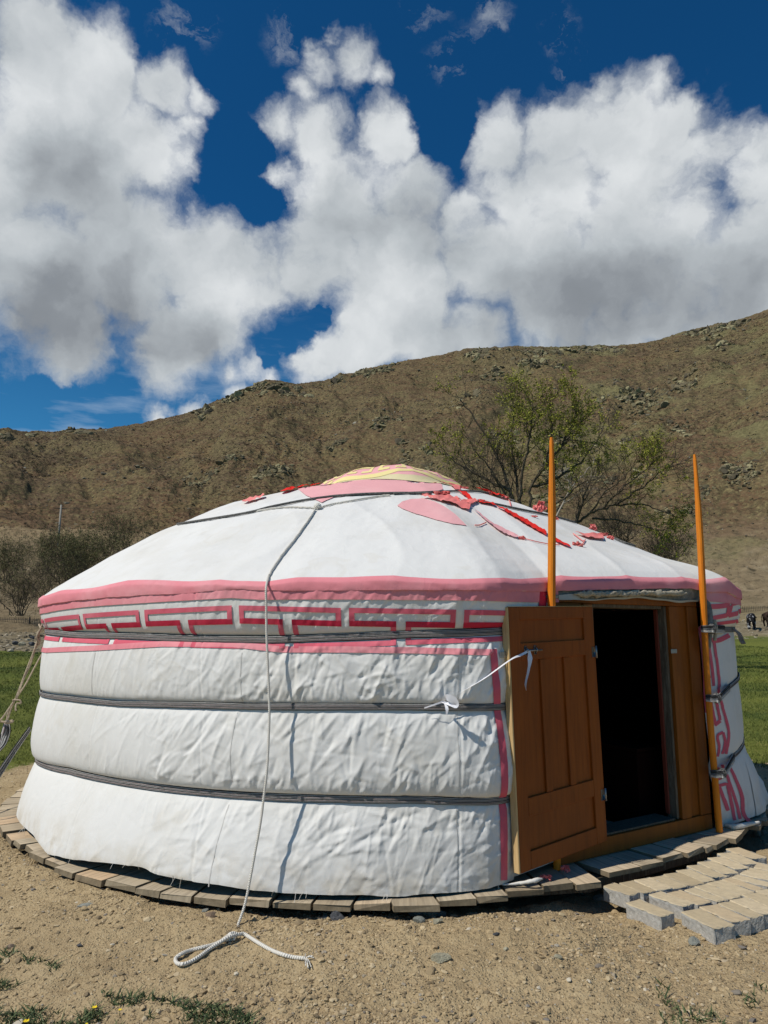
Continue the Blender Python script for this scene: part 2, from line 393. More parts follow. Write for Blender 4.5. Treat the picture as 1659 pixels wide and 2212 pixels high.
def m_hill(t, co):
    ge = t.new('ShaderNodeNewGeometry'); sn = t.new('ShaderNodeSeparateXYZ'); t.l.new(ge.outputs['True Normal'], sn.inputs[0])
    sep = t.new('ShaderNodeSeparateXYZ'); t.l.new(co, sep.inputs[0])
    n = t.noise(co, .035, 5, .6); f = t.noise(co, .9, 6, .7); g = t.noise(co, .12, 5, .65)
    soil = t.ramp(n, [(.3, (.098, .070, .044)), (.5, (.125, .087, .053)), (.62, (.175, .100, .055)), (.75, (.115, .088, .056))])
    soil = t.mix(.55, soil, t.ramp(f, [(.34, (.045, .037, .025)), (.5, (.105, .082, .052)), (.66, (.20, .165, .11))]))
    grn = t.mix(f, (.085, .073, .032), (.18, .158, .072))
    soil = t.mix(t.math('MULTIPLY', t.maprange(g, .48, .66), .30), soil, grn)
    low = t.maprange(t.math('ADD', sep.outputs[2], t.math('MULTIPLY', t.noise(co, .05, 3), 12.0)), 30, 13, 0, 1, True)
    dun = t.ramp(t.noise(co, .5, 6, .7), [(.3, (.18, .14, .082)), (.55, (.275, .215, .128)), (.75, (.37, .305, .20))])
    col = soil
    big = t.noise(co, .022, 4, .6); col = t.mix(t.maprange(big, .48, .60, 0, .42), col, (.150, .088, .048)); col = t.mix(t.maprange(big, .46, .36, 0, .50), col, (.066, .056, .036))
    mot = t.noise(co, .33, 7, .78); col = t.mix(t.maprange(mot, .51, .60, 0, .80), col, (.036, .029, .018)); col = t.mix(t.maprange(mot, .45, .34, 0, .60), col, (.235, .185, .115))
    lic = t.math('MULTIPLY', t.maprange(t.noise(co, .085, 4, .6), .54, .62), t.maprange(t.noise(co, 1.3, 4, .7), .45, .55)); col = t.mix(t.math('MULTIPLY', lic, .5), col, (.26, .22, .10))
    az_ = t.math('ARCTAN2', sep.outputs[0], sep.outputs[1])
    bk = t.math('MULTIPLY', t.maprange(sep.outputs[2], 12.6, 14.0, 0, 1, True), t.maprange(sep.outputs[2], 19.5, 16.5, 0, 1, True))
    bk = t.math('MULTIPLY', bk, t.maprange(az_, -.05, -.2)); col = t.mix(t.math('MULTIPLY', bk, .85), col, t.ramp(t.noise(co, .8, 6, .7), [(.35, (.20, .155, .088)), (.6, (.34, .275, .165))]))
    steep = t.maprange(sn.outputs[2], .84, .66)
    rk = t.ramp(t.noise(co, 1.6, 5, .7), [(.3, (.045, .040, .028)), (.5, (.13, .115, .062)), (.7, (.29, .265, .13))])
    col = t.mix(t.math('MULTIPLY', steep, .75), col, rk)
    sp = t.voro(co, .62); spk = t.maprange(sp, .30, .18)
    spk = t.math('MULTIPLY', spk, t.maprange(t.noise(co, .2, 2), .40, .55))
    col = t.mix(1.0, col, (1.10, .99, .92), 'MULTIPLY')
    col = t.mix(t.math('MULTIPLY', low, .80), col, dun)
    col = t.mix(t.math('MULTIPLY', spk, .75), col, (.040, .036, .022))
    bare = t.math('MULTIPLY', t.maprange(t.noise(co, .055, 3, .5), .54, .62), t.maprange(sep.outputs[0], 10, 60))
    col = t.mix(t.math('MULTIPLY', bare, .6), col, t.ramp(t.noise(co, 1.1, 5, .7), [(.35, (.10, .092, .04)), (.6, (.24, .22, .10))]))
    return dict(color=col, normal=t.bump(t.math('ADD', f, t.math('MULTIPLY', t.noise(co, 3, 4, .7), .5)), .5, .8), rough=.97)
M_HILL = mat('hillside', m_hill, spec=.1)

# ------------------------------------------------------------------ ground sheets
def polar(name, azs, ds, hf, m, kind='structure'):
    A, D = np.meshgrid(azs, ds); Z = hf(A, D)
    V = np.stack([D*np.sin(A), D*np.cos(A), Z], -1)
    o = mk(name, V, gridF(len(ds), len(azs))[:, ::-1], m); tag(o, kind=kind); return o
def ground_h(A, D):
    x, y = D*np.sin(A), D*np.cos(A)
    z = flat_h(x, y)
    near = 1-sst(9, 14, D)
    z = z+near*((fbm(x*9, y*9, 4, 31)-.5)*.030+(fbm(x*34, y*34, 3, 33)-.5)*.012)
    rc = np.hypot(x-.07, y-6.5)
    z = z-sst(3.05, 2.7, rc)*.05+sst(3.9, 3.3, rc)*sst(2.9, 3.2, rc)*.015
    z = z+.066*sst(4.1, 3.1, rc)*sst(2.45, 2.75, rc)*(1-sst(.75, 1.15, x))*(1-sst(6.5, 8, y))*(.8+.4*fbm(x*2, y*2, 2, 55))
    hole = np.exp(-(((x-.80)/.16)**2+((y-3.80)/.07)**2))
    return z-hole*.05
azf = R_(48)
a_f = np.concatenate([np.linspace(-math.pi, -azf, 60)[:-1], np.linspace(-azf, azf, 760), np.linspace(azf, math.pi, 60)[1:]])
d_f = np.concatenate([[.02, .5, 1.0, 1.5, 2.0], np.linspace(2.3, 5.2, 420), np.geomspace(5.22, 64.5, 330)])
polar('ground', a_f, d_f, ground_h, M_DIRT)
a_h = np.concatenate([np.linspace(-1.5, -.62, 60)[:-1], np.linspace(-.62, .62, 1500), np.linspace(.62, 1.5, 60)[1:]])
d_h = np.concatenate([[61.5], np.linspace(62, 140, 170), np.geomspace(140.6, 300, 300), np.linspace(303, 420, 20)])
def hh(A, D):
    z = hill_h(A, D); z = spot_add(A, D, z)
    z = np.where(D < 64, np.minimum(z, base_h(D*np.sin(A), D*np.cos(A))-.12), z); return z
polar('hill', a_h, d_h, hh, M_HILL)

# ------------------------------------------------------------------ scattered small stuff
def rock_template(seed, n=2, cut=(.45, .85), nc=9):
    r = np.random.default_rng(seed)
    t = (1+5**.5)/2
    v = np.array([(-1,t,0),(1,t,0),(-1,-t,0),(1,-t,0),(0,-1,t),(0,1,t),(0,-1,-t),(0,1,-t),(t,0,-1),(t,0,1),(-t,0,-1),(-t,0,1)], float)
    v /= np.linalg.norm(v[0])
    f = np.array([(0,11,5),(0,5,1),(0,1,7),(0,7,10),(0,10,11),(1,5,9),(5,11,4),(11,10,2),(10,7,6),(7,1,8),(3,9,4),(3,4,2),(3,2,6),(3,6,8),(3,8,9),(4,9,5),(2,4,11),(6,2,10),(8,6,7),(9,8,1)])
    for _ in range(n):
        d = {}; nf = []; v = list(v)
        def mid(a, b):
            k = (min(a, b), max(a, b))
            if k not in d:
                q = (v[a]+v[b])/2; v.append(q/np.linalg.norm(q)); d[k] = len(v)-1
            return d[k]
        for a, b, c in f:
            ab, bc, ca = mid(a, b), mid(b, c), mid(c, a); nf += [(a, ab, ca), (b, bc, ab), (c, ca, bc), (ab, bc, ca)]
        f = np.array(nf); v = np.array(v)
    for k in range(nc):                       # chop with random planes: angular stones
        q = r.normal(size=3); q /= np.linalg.norm(q); h = r.uniform(*cut)
        e = v@q-h; v = v-np.outer(np.maximum(e, 0), q)*.9
    return v*(1+.04*r.normal(size=(len(v), 1))), f
def scatter(name, P, S, m, tmpl, squash=(.45, .8), seed=1, kind='stuff', lift=.15):
    r = np.random.default_rng(seed); N = len(P); Vs = []; Fs = []; off = 0
    pick = r.integers(0, len(tmpl), N)
    for k, (tv, tf) in enumerate(tmpl):
        ii = np.where(pick == k)[0]
        if not len(ii): continue
        n = len(ii); th = r.uniform(0, 6.283, n); c, s = np.cos(th), np.sin(th)
        sc = np.stack([S[ii]*r.uniform(.8, 1.5, n), S[ii]*r.uniform(.7, 1.1, n), S[ii]*r.uniform(*squash, n)], -1)
        v = tv[None]*sc[:, None]
        tl = r.normal(0, .25, n); v = np.stack([v[..., 0], v[..., 1]*np.cos(tl)[:, None]-v[..., 2]*np.sin(tl)[:, None], v[..., 1]*np.sin(tl)[:, None]+v[..., 2]*np.cos(tl)[:, None]], -1)
        v = np.stack([v[..., 0]*c[:, None]-v[..., 1]*s[:, None], v[..., 0]*s[:, None]+v[..., 1]*c[:, None], v[..., 2]], -1)
        v = v+P[ii][:, None]+np.array([0, 0, 1])*(S[ii]*lift)[:, None, None]
        Vs.append(v.reshape(-1, 3)); Fs.append((tf[None]+np.arange(n)[:, None, None]*len(tv)).reshape(-1, 3)+off); off += n*len(tv)
    o = mk(name, np.concatenate(Vs), np.concatenate(Fs), m, smooth=False); tag(o, kind=kind); return o
def islandmat(name, stops, rough=.9, bscale=None, bd=.002, mixn=None):
    def f(t, co):
        g = t.new('ShaderNodeNewGeometry'); c = t.ramp(g.outputs['Random Per Island'], stops)
        if mixn: c = t.mix(t.maprange(t.noise(co, mixn, 5, .65), .35, .7, 0, .5), c, tuple(.55*q for q in stops[0][1]))
        return dict(color=c, normal=t.bump(t.noise(co, bscale, 5, .7), bd) if bscale else None)
    return mat(name, f, rough=rough, spec=.2)
M_GRAV = islandmat('gravel_bits', [(0, (.17, .13, .08)), (.35, (.36, .265, .150)), (.7, (.43, .33, .19)), (.9, (.50, .40, .255)), (.97, (.17, .15, .13)), (1, (.54, .48, .37))])
T0 = [rock_template(100+i, 0) for i in range(8)]; T1 = [rock_template(200+i, 1) for i in range(6)]
def pts(n, a0, a1, d0, d1, r, pw=1.0):
    az = r.uniform(a0, a1, n); d = d0+(d1-d0)*r.uniform(0, 1, n)**pw
    return az, d
r1 = np.random.default_rng(3)
az, d = pts(80000, -.62, .62, 2.4, 9.0, r1, 1.7)
x, y = d*np.sin(az), d*np.cos(az); rc = np.hypot(x-.07, y-6.5)
dn = fbm(x*2.2, y*2.2, 3, 77)
keep = (rc > 2.78) & ~((y > 5.3) & (rc > 4.2)) & (r1.random(len(x)) < np.clip((dn-.25)*2.6, .15, 1))
x, y, az, d = x[keep], y[keep], az[keep], d[keep]
S = np.clip(r1.lognormal(-5.22, .45, len(x)), .0022, .018)
scatter('gravel', np.stack([x, y, ground_h(az, d)], -1), S, M_GRAV, T0, seed=5)
az, d = pts(2600, -.62, .62, 2.4, 7.0, r1, 1.5)
x, y = d*np.sin(az), d*np.cos(az); rc = np.hypot(x-.07, y-6.5); keep = rc > 2.75
S = np.clip(r1.lognormal(-4.65, .35, len(x)), .006, .022)
scatter('gravel', np.stack([x, y, ground_h(az, d)], -1)[keep], S[keep], M_GRAV, T1, seed=6, lift=.1)
# hillside boulders, scree and scrub
M_SCREE = islandmat('hill_rocks', [(0, (.085, .072, .052)), (.5, (.15, .128, .092)), (.9, (.22, .195, .13)), (1, (.33, .30, .235))])
az, d = pts(44000, -.62, .62, 64, 300, r1, .75)
x, y = d*np.sin(az), d*np.cos(az); z = hh(az, d)
m = fbm(x*.045+3, y*.045, 3, 44); keep = r1.random(len(x)) < np.clip(.22+(m-.45)*3.0, .12, 1)
x, y, z, d = x[keep], y[keep], z[keep], d[keep]
S = np.clip(r1.lognormal(-1.75, .55, len(x)), .07, 1.25)*np.clip(d/200, .4, 1)
scatter('hillside_rocks', np.stack([x, y, z], -1), S, M_SCREE, T0, seed=8, lift=.1)
M_CROP = islandmat('outcrop_rock', [(0, (.075, .062, .042)), (.35, (.145, .118, .070)), (.75, (.23, .195, .105)), (1, (.33, .29, .16))], bscale=2.0, bd=.15)
oz = []; os_ = []
more = [(r1.uniform(950, 1640), r1.uniform(800, 1080), 34, 1) for _ in range(16)]+[(r1.uniform(520, 1640), 0, 26, 2) for _ in range(14)]
for (px_, py_, rr_, h_) in spots+more:
    q = ray(px_, py_ if py_ else 800); a0 = math.atan2(q[0], q[1]); e0 = math.atan2(q[2], math.hypot(q[0], q[1])); top_ = float(np.interp(a0, _az, _el))
    if not py_: e0 = top_-.006
    e0 = min(e0, top_-.003); ds = np.linspace(70, 299, 300); zz_ = hh(np.full(300, a0), ds); k = np.where(np.arctan2(zz_-EYE, ds) > e0)[0]; d0_ = ds[k[0]] if len(k) else 297.
    n_ = int(rr_*h_*1.7)+18; kk = r1.integers(0, 4, n_); ca_ = r1.normal(0, rr_/FPX*.6, 4); cd_ = r1.normal(0, rr_/FPX*d0_*.9, 4); sa = r1.normal(0, rr_/FPX*.20, n_)+a0+ca_[kk]; sd_ = np.clip(d0_+cd_[kk]+r1.normal(0, rr_/FPX*d0_*.35, n_), 70, 299)
    oz.append(np.stack([sd_*np.sin(sa), sd_*np.cos(sa), hh(sa, sd_)], -1)); os_.append(np.clip(r1.lognormal(-.55, .5, n_), .25, 1.9)*d0_/260)
TC = [rock_template(500+i, 1, (.22, .62), 13) for i in range(8)]
scatter('outcrop_rocks', np.concatenate(oz), np.concatenate(os_)*1.35, M_CROP, TC, squash=(.55, 1.25), seed=19, lift=-.05)
M_SCRUB = islandmat('scrub_leaves', [(0, (.026, .021, .014)), (.6, (.042, .034, .021)), (1, (.080, .066, .034))])
def tuft(seed):
    r = np.random.default_rng(seed); V = []; F = []
    for i in range(9):
        c = r.normal(0, .42, 3); c[2] = abs(c[2])*.8; a = r.normal(0, .38, 3); b = r.normal(0, .38, 3)
        V += [c, c+a, c+b]; F.append([3*i, 3*i+1, 3*i+2])
    return np.array(V), np.array(F)
TU = [tuft(i) for i in range(6)]
az, d = pts(90000, -.62, .62, 66, 298, r1, .75)
x, y = d*np.sin(az), d*np.cos(az); keep = r1.random(len(x)) < np.clip(fbm(x*.03, y*.03, 3, 91)*2.2-.55, .12, 1)*np.where((d < 118) & (az > .1), .25, 1)
x, y, az, d = x[keep], y[keep], az[keep], d[keep]
S = np.clip(r1.lognormal(-1.45, .4, len(x)), .12, .62)*np.clip(d/200, .30, 1)
scatter('hillside_scrub', np.stack([x, y, hh(az, d)], -1), S, M_SCRUB, TU, squash=(.6, 1.0), seed=9, lift=.0)
# stony verge between the meadow and the fence
az, d = pts(9000, -.62, .62, 34, 66, r1, .9)
x, y = d*np.sin(az), d*np.cos(az); keep = (d-np.maximum(x*.72, 0)) > 34.5
S = np.clip(r1.lognormal(-2.75, .5, len(x)), .02, .28)
scatter('verge_stones', np.stack([x, y, ground_h(az, d)], -1)[keep], S[keep], islandmat('verge_stone', [(0, (.13, .105, .07)), (.5, (.26, .21, .14)), (1, (.46, .40, .30))]), T0, seed=12)

# grass
def m_grass(t, co):
    g = t.new('ShaderNodeNewGeometry')
    c = t.ramp(g.outputs['Random Per Island'], [(0, (.070, .088, .014)), (.5, (.13, .150, .026)), (.85, (.20, .212, .042)), (1, (.32, .28, .10))])
    c2 = t.ramp(g.outputs['Random Per Island'], [(0, (.028, .048, .011)), (.6, (.048, .075, .018)), (1, (.085, .11, .030))])
    return dict(color=t.mix(t.maprange(t.noise(co, .35, 4, .6), .42, .60), c2, c))
M_GRASS = mat('grass_blades', m_grass, rough=.7, spec=.2)
def blades(name, x, y, z, hgt, wid, m, seed, tag_kind='stuff', lean=.6):
    r = np.random.default_rng(seed); n = len(x); th = r.uniform(0, 6.283, n)
    P = np.stack([x, y, z], -1); s_ = np.stack([np.cos(th), np.sin(th), th*0], -1)*wid[:, None]
    dr = np.stack([r.normal(0, lean, n), r.normal(0, lean, n), np.ones(n)], -1)*hgt[:, None]
    V = np.stack([P-s_, P+s_, P+dr*.55+s_*.7, P+dr*.55-s_*.7, P+dr*np.array([1.25, 1.25, 1])], 1).reshape(-1, 3)
    b = np.arange(n)[:, None]*5
    o = mk(name, V, [b+np.array([[0, 1, 2, 3]]), b+np.array([[3, 2, 4]])], m, smooth=False); tag(o, kind=tag_kind); return o
az, d = pts(190000, 0, 1, 0, 1, r1)
az = np.where(r1.random(len(az)) < .5, -1, 1)*(.26+az*.44); d = 7+33*d**1.8
x, y = d*np.sin(az), d*np.cos(az); rc = np.hypot(x-.07, y-6.5)+(fbm(x*2.2, y*2.2, 3, 13)-.5)*.9
keep = (rc > 4.05) & (y > 5) & ((d-np.maximum(x*.72, 0)) < 35)
x, y, az, d = x[keep], y[keep], az[keep], d[keep]
blades('grass', x, y, ground_h(az, d), r1.uniform(.015, .045, len(x))*np.clip(d/12, 1, 1.6), r1.uniform(.0015, .003, len(x))*np.clip(d/8, 1, 4), M_GRASS, 14)
# weeds bottom corners
def weedpatch(n, px0, px1, seed, thr):
    r = np.random.default_rng(seed); q = np.array([atz(a, b, 0) for a, b in zip(r.uniform(px0[0], px1[0], n), r.uniform(px0[1], px1[1], n))])
    k = fbm(q[:, 0]*5, q[:, 1]*5, 3, seed) > thr
    return q[k]
def weedmask_left(q):
    px = [(-200, 2060), (0, 2078), (90, 2100), (180, 2135), (250, 2165), (330, 2172), (520, 2200), (560, 2240)]
    e = np.array([atz(a, b, 0)[:2] for a, b in px]); return q[:, 1] < np.interp(q[:, 0], e[:, 0], e[:, 1])
q1 = weedpatch(34000, (-350, 2060), (560, 2500), 41, .455); q1 = q1[weedmask_left(q1)]
q2 = weedpatch(2600, (1420, 2120), (1800, 2400), 42, .56)
q = np.concatenate([q1, q2]); az = np.arctan2(q[:, 0], q[:, 1]); d = np.hypot(q[:, 0], q[:, 1])
M_WEED = mat('weed_leaves', lambda t, co: dict(color=t.ramp(t.new('ShaderNodeNewGeometry').outputs['Random Per Island'], [(0, (.030, .050, .018)), (.5, (.060, .090, .032)), (.9, (.12, .15, .06)), (1, (.20, .21, .11))])), rough=.7)
blades('weeds', q[:, 0], q[:, 1], ground_h(az, d), r1.uniform(.008, .030, len(q)), r1.uniform(.0015, .0042, len(q)), M_WEED, 15, lean=1.0)
#PART2
# ================================================================== the yurt
def wrap(ph):
    ph = np.asarray(ph, float); return np.where(ph > 160, ph-360, ph)
CC = np.array([.07, 6.5]); DECK = .127
def cyl(x, y, R):
    r = ray(x, y); d = r[:2]; o = -CC; a = d@d; b = 2*o@d; D = b*b-4*a*(o@o-R*R)
    if D <= 0: t = -b/(2*a)
    else: t = (-b-math.sqrt(D))/(2*a)
    p = O3+t*r; return math.degrees(math.atan2(p[0]-CC[0], CC[1]-p[1])), p[2]
def shrinkW(ph):
    return np.interp(wrap(ph), [-200,6,9,11,13,16,20,27,34,42,48,52,56,62,160], [0,0,.012,.05,.12,.23,.335,.345,.34,.30,.235,.19,.11,.045,0])
def shrink(ph):
    return shrinkW(ph)*.98
def hitw(x, y, R=2.86):
    r = ray(x, y); t = np.arange(3.0, 7.0, .004); P = O3+t[:, None]*r; d = P[:, :2]-CC
    rad = np.hypot(d[:, 0], d[:, 1]); ph = np.degrees(np.arctan2(d[:, 0], -d[:, 1])); g = rad-(R-shrinkW(ph)); k = np.where(g < 0)[0]
    i = k[0] if len(k) else int(np.argmin(g)); return float(ph[i]), float(P[i, 2])
def curve(px, R=2.86, left=None, right=None):
    """level curve from picture samples, returns f(phi)->z ; flat beyond the ends"""
    q = sorted(hitw(*p, R) for p in px); a = np.array(q)
    return lambda ph: np.interp(ph, a[:, 0], a[:, 1])
c_b3 = curve([(72,1640),(150,1665),(300,1695),(500,1716),(700,1725),(900,1727),(1090,1728),(1527,1659),(1593,1629),(1622,1598)], 2.83)
c_b2 = curve([(88,1497),(150,1507),(250,1517),(400,1523),(600,1526),(830,1527),(1085,1527),(1516,1503),(1575,1484),(1608,1458)], 2.83)
c_b1 = curve([(101,1365),(250,1372),(450,1378),(600,1380),(750,1376),(900,1370),(1080,1362),(1510,1360),(1592,1360)], 2.82)
c_pk = curve([(95,1405),(200,1400),(345,1391),(494,1391),(603,1403),(748,1403),(894,1405),(1072,1409)])
HEMR = lambda ph: np.interp(ph, [-75,-64,-45,-35,-15,-5,2,10,40,60], [2.90,2.91,2.945,2.965,2.955,2.90,2.845,2.82,2.83,2.87])
_hq = []
for px in [(47,1775),(73,1803),(109,1846),(163,1854),(305,1874),(473,1910),(640,1930),(830,1932),(989,1933),(1094,1909),(1575,1787)]:
    q = hitw(*px, 2.85); q = hitw(*px, float(HEMR(q[0]))); _hq.append(q)
_hq = np.array(sorted(_hq)); _hq[:, 1] = np.maximum(_hq[:, 1], DECK+.004)
c_hem = lambda ph: np.interp(ph, _hq[:, 0], _hq[:, 1])
c_eT = curve([(97,1291),(204,1274),(293,1265),(412,1262),(531,1261),(574,1264),(639,1257),(785,1257),(930,1258),(1094,1261),(1198,1258),(1325,1255),(1492,1255),(1519,1260),(1569,1260),(1590,1274)], 2.88)
c_sm = curve([(98,1306),(233,1289),(412,1279),(519,1270),(574,1274),(785,1273),(1094,1275),(1198,1275),(1325,1271),(1490,1269),(1519,1277),(1569,1277),(1590,1290)], 2.885)
c_pb = curve([(99,1324),(189,1311),(308,1303),(412,1297),(501,1292),(567,1296),(639,1295),(857,1296),(1094,1300),(1519,1298),(1590,1306)], 2.88)
c_kt = curve([(113,1335.5),(183,1326),(302,1318),(314,1317.6),(501,1308),(517,1308),(734,1313.5),(753,1313),(984,1317),(1079,1319)], 2.87)
c_kb = curve([(113,1366),(185,1359),(303,1355),(317,1353),(501,1349),(515,1347),(738,1353.6),(753,1353),(984,1356.6),(1079,1356.6)], 2.87)
HTOP = 1.60
def bulge(t, p, q):
    m = (p/(p+q))**p*(q/(p+q))**q
    return np.clip(t, 0, 1)**p*np.clip(1-t, 0, 1)**q/m
# straight folds and creases of the canvas, kept on a raster of (arc length, height)
CS0, CS1, CZ0, CZ1, CST = -5.2, 2.9, 0.0, 1.75, .0045
_nx, _nz = int((CS1-CS0)/CST), int((CZ1-CZ0)/CST); CR = np.zeros((_nz, _nx), np.float32)
def add_creases(n, srange, zrange, ang, spread_, Lr, wr, ar, seed):
    r = np.random.default_rng(seed)
    for _ in range(n):
        s0 = r.uniform(*srange); z0 = r.uniform(*zrange); a = math.radians(r.normal(ang, spread_)); L = r.uniform(*Lr); w_ = r.uniform(*wr); am = r.uniform(*ar)*r.choice([1, 1, -1])*min(1, L/.25+.4)
        cx, cz = math.cos(a), math.sin(a); hw = L/2+3*w_
        i0_ = max(0, int((s0-abs(cx)*hw-3*w_-CS0)/CST)); i1_ = min(_nx, int((s0+abs(cx)*hw+3*w_-CS0)/CST)+2)
        j0 = max(0, int((z0-abs(cz)*hw-3*w_-CZ0)/CST)); j1 = min(_nz, int((z0+abs(cz)*hw+3*w_-CZ0)/CST)+2)
        if i1_ <= i0_ or j1 <= j0: continue
        S, Z = np.meshgrid(CS0+np.arange(i0_, i1_)*CST-s0, CZ0+np.arange(j0, j1)*CST-z0)
        al = S*cx+Z*cz; ac = -S*cz+Z*cx+.10*am/abs(am)*al*al*r.uniform(0, 3)
        tp = np.clip(1-np.abs(al)/(L/2), 0, 1)**.7; asy = np.where(ac > 0, 1.0, r.uniform(.35, .8))
        CR[j0:j1, i0_:i1_] += (am*tp*np.exp(-np.abs(ac)/(w_*asy))).astype(np.float32)
B_ = [(.14, .52), (.60, .97), (1.03, 1.32), (1.38, 1.60)]
for bi, (z0_, z1_) in enumerate(B_):
    dn_ = [.7, 1.1, 1.15, .8][bi]
    add_creases(int(150*dn_), (-3.2, .8), (z0_, z1_), 62, 16, (.10, .34), (.008, .022), (.0025, .0060), 400+bi)       # slanting folds
    add_creases(int(230*dn_), (-1.4, .75), (z0_, z1_), 40, 50, (.05, .22), (.005, .014), (.0015, .0042), 410+bi)      # crumples
    add_creases(int(150*dn_), (-3.3, 2.7), (z0_, z1_), 85, 40, (.05, .25), (.006, .018), (.0010, .0028), 420+bi)
    if bi:   # gathers hanging off each belt
        add_creases(170, (-3.2, .8), (z0_-.01, z0_+.07), 82, 14, (.05, .17), (.005, .012), (.0018, .0045), 430+bi)
    add_creases(170, (-3.2, .8), (z1_-.08, z1_), 80, 14, (.05, .18), (.005, .012), (.0018, .0045), 440+bi)
add_creases(60, (-3.2, .7), (.14, .5), 10, 18, (.2, .6), (.008, .02), (.0015, .004), 450)
add_creases(160, (-.6, .6), (.14, .5), 20, 40, (.08, .35), (.006, .018), (.002, .0055), 451)
_k = CR[:, 1:-1]*.5+.25*(CR[:, :-2]+CR[:, 2:]); CR[:, 1:-1] = _k; _k = CR[1:-1]*.5+.25*(CR[:-2]+CR[2:]); CR[1:-1] = _k
def craster(s, z):
    x = np.clip((s-CS0)/CST, 0, _nx-1.01); y = np.clip((z-CZ0)/CST, 0, _nz-1.01); i = x.astype(int); j = y.astype(int); u = x-i; v = y-j
    return CR[j, i]*(1-u)*(1-v)+CR[j, i+1]*u*(1-v)+CR[j+1, i]*(1-u)*v+CR[j+1, i+1]*u*v
def wrink(ph, z, t, amp):
    """cloth folds (metres)"""
    s = np.radians(ph)*2.86
    soft = (fbm(s*2.3+z*1.2, z*1.6, 3, 51)-.5)*.016
    pat = .55+.75*sst(.35, .7, fbm(s*.9+4, z*1.6, 2, 60))
    return amp*(soft+np.clip(craster(s, z), -.017, .017)*pat*1.4)
def wall(ph, z, off=0.0, crease=True):
    """outer surface of the wall cover at azimuth ph (degrees) and height z"""
    ph = np.asarray(ph, float); z = np.asarray(z, float); ph, z = np.broadcast_arrays(ph, z); p = wrap(ph)
    h0, h3, h2, h1 = c_hem(p), c_b3(p), c_b2(p), c_b1(p)
    s = np.radians(p)*2.86; fr = sst(-50, -10, p)*(1-sst(60, 100, p))
    lump = (fbm(s*1.1, z*0+2, 2, 66)-.5)
    r3, r2, r1_ = 2.815, 2.82, 2.818
    g_ = .017; t0 = (z-h0)/(h3-g_-h0); t1 = (z-h3-g_)/(h2-h3-2*g_); t2 = (z-h2-g_)/(h1-h2-2*g_); t3 = (z-h1-g_)/(HTOP+.05-h1-g_)
    hemr = np.interp(p, [-200,-75,-64,-45,-35,-15,-5,2,10,40,60,160], [2.88,2.90,2.91,2.945,2.965,2.955,2.90,2.845,2.82,2.83,2.87,2.88])+.010*np.sin(s*6.1+1)
    ra = hemr+(r3-hemr)*np.clip(t0, 0, 1)**1.2+.014*bulge(t0, .9, .5)
    rb = r3+(r2-r3)*np.clip(t1,0,1)+(.052+.03*lump)*bulge(t1, .34, .75)
    rc = r2+(r1_-r2)*np.clip(t2,0,1)+(.030+.02*lump)*bulge(t2, .40, .55)
    rd = r1_+(2.874-r1_)*np.clip(t3, 0, 1)**.6+(.020+.030*(fbm(s*.9+3, z*0, 2, 67)-.35)*fr)*bulge(t3, .5, .9)
    r = np.where(z < h3, ra, np.where(z < h2, rb, np.where(z < h1, rc, rd)))
    flat = 1-.75*sst(42, 54, p)*(1-sst(66, 90, p))
    r = np.where((z > h3) & (z < h1), (r-2.82)*flat+2.82, r)
    t = np.where(z < h3, 1-.65*(1-np.clip(t0, 0, 1)), np.where(z < h2, t1, np.where(z < h1, t2, t3)))
    if crease:
        ampd = np.where(z < h3, .75+.35*sst(-20, 5, p), np.where(z < h2, .95, np.where(z < h1, 1.15, .62)))
        ampd = ampd*(.50+.5*sst(-55, -15, p))*(1-.35*sst(22, 60, p))
        bel = np.minimum(np.minimum(np.abs(z-h3), np.abs(z-h2)), np.abs(z-h1)); r = r+wrink(p, z, np.clip(t, 0, 1), ampd)*(.15+.85*sst(.015, .05, bel))
        for p0, sl_ in ((6.3, .6), (-21., -1.5), (-38., 0), (59, 1)):       # sewn seams
            dd = (p-p0-sl_*(z-.9))*.05; r = r-.0026*np.exp(-(dd/.006)**2)+.0015*np.exp(-((dd-.014)/.008)**2)
    r = r-shrinkW(p)+off
    a = np.radians(ph)
    return np.stack([CC[0]+r*np.sin(a), CC[1]-r*np.cos(a), z], -1)

# ------------------------------------------------------------------ cloth materials
def cloth(name, col, dirty=(.45, .43, .38), da=.25, fade=None, weave=1.0):
    def f(t, co):
        n = t.noise(co, 1.6, 5, .62); s = t.noise(co, 7, 5, .65)
        c = t.mix(t.math('MULTIPLY', t.maprange(n, .50, .78), da), col, tuple(a*b for a, b in zip(col, dirty)) if fade is None else fade)
        c = t.mix(t.math('MULTIPLY', t.maprange(s, .55, .8), da*.5), c, tuple(a*.72 for a in col))
        sp = t.new('ShaderNodeSeparateXYZ'); t.l.new(co, sp.inputs[0])
        if name == 'white_canvas':
            low = t.math('MULTIPLY', t.maprange(sp.outputs[2], .22, -.02), t.maprange(s, .40, .62))
            c = t.mix(t.math('MULTIPLY', low, .60), c, (.50, .41, .27))
            wp = t.noise(co, 2.3, 3, .5); st = t.math('MULTIPLY', t.maprange(wp, .63, .645), t.maprange(wp, .69, .65))
            c = t.mix(t.math('MULTIPLY', st, .13), c, (.55, .47, .33))
        h = t.math('ADD', t.noise(t.mapping(co, (1, 1, .6)), 26, 5, .62), t.math('MULTIPLY', t.noise(co, 420, 2, .5), .10*weave))
        rg = t.math('ABSOLUTE', t.math('SUBTRACT', t.noise(t.mapping(co, (1, 1, .75), (0, .4, 0)), 9, 4, .55, .8), .5))
        h2 = t.maprange(rg, .0, .07, 1, 0)
        return dict(color=c, normal=t.bump(h2, .0015, .3, t.bump(h, .0020, .5)), rough=.92)
    return mat(name, f, spec=.12)
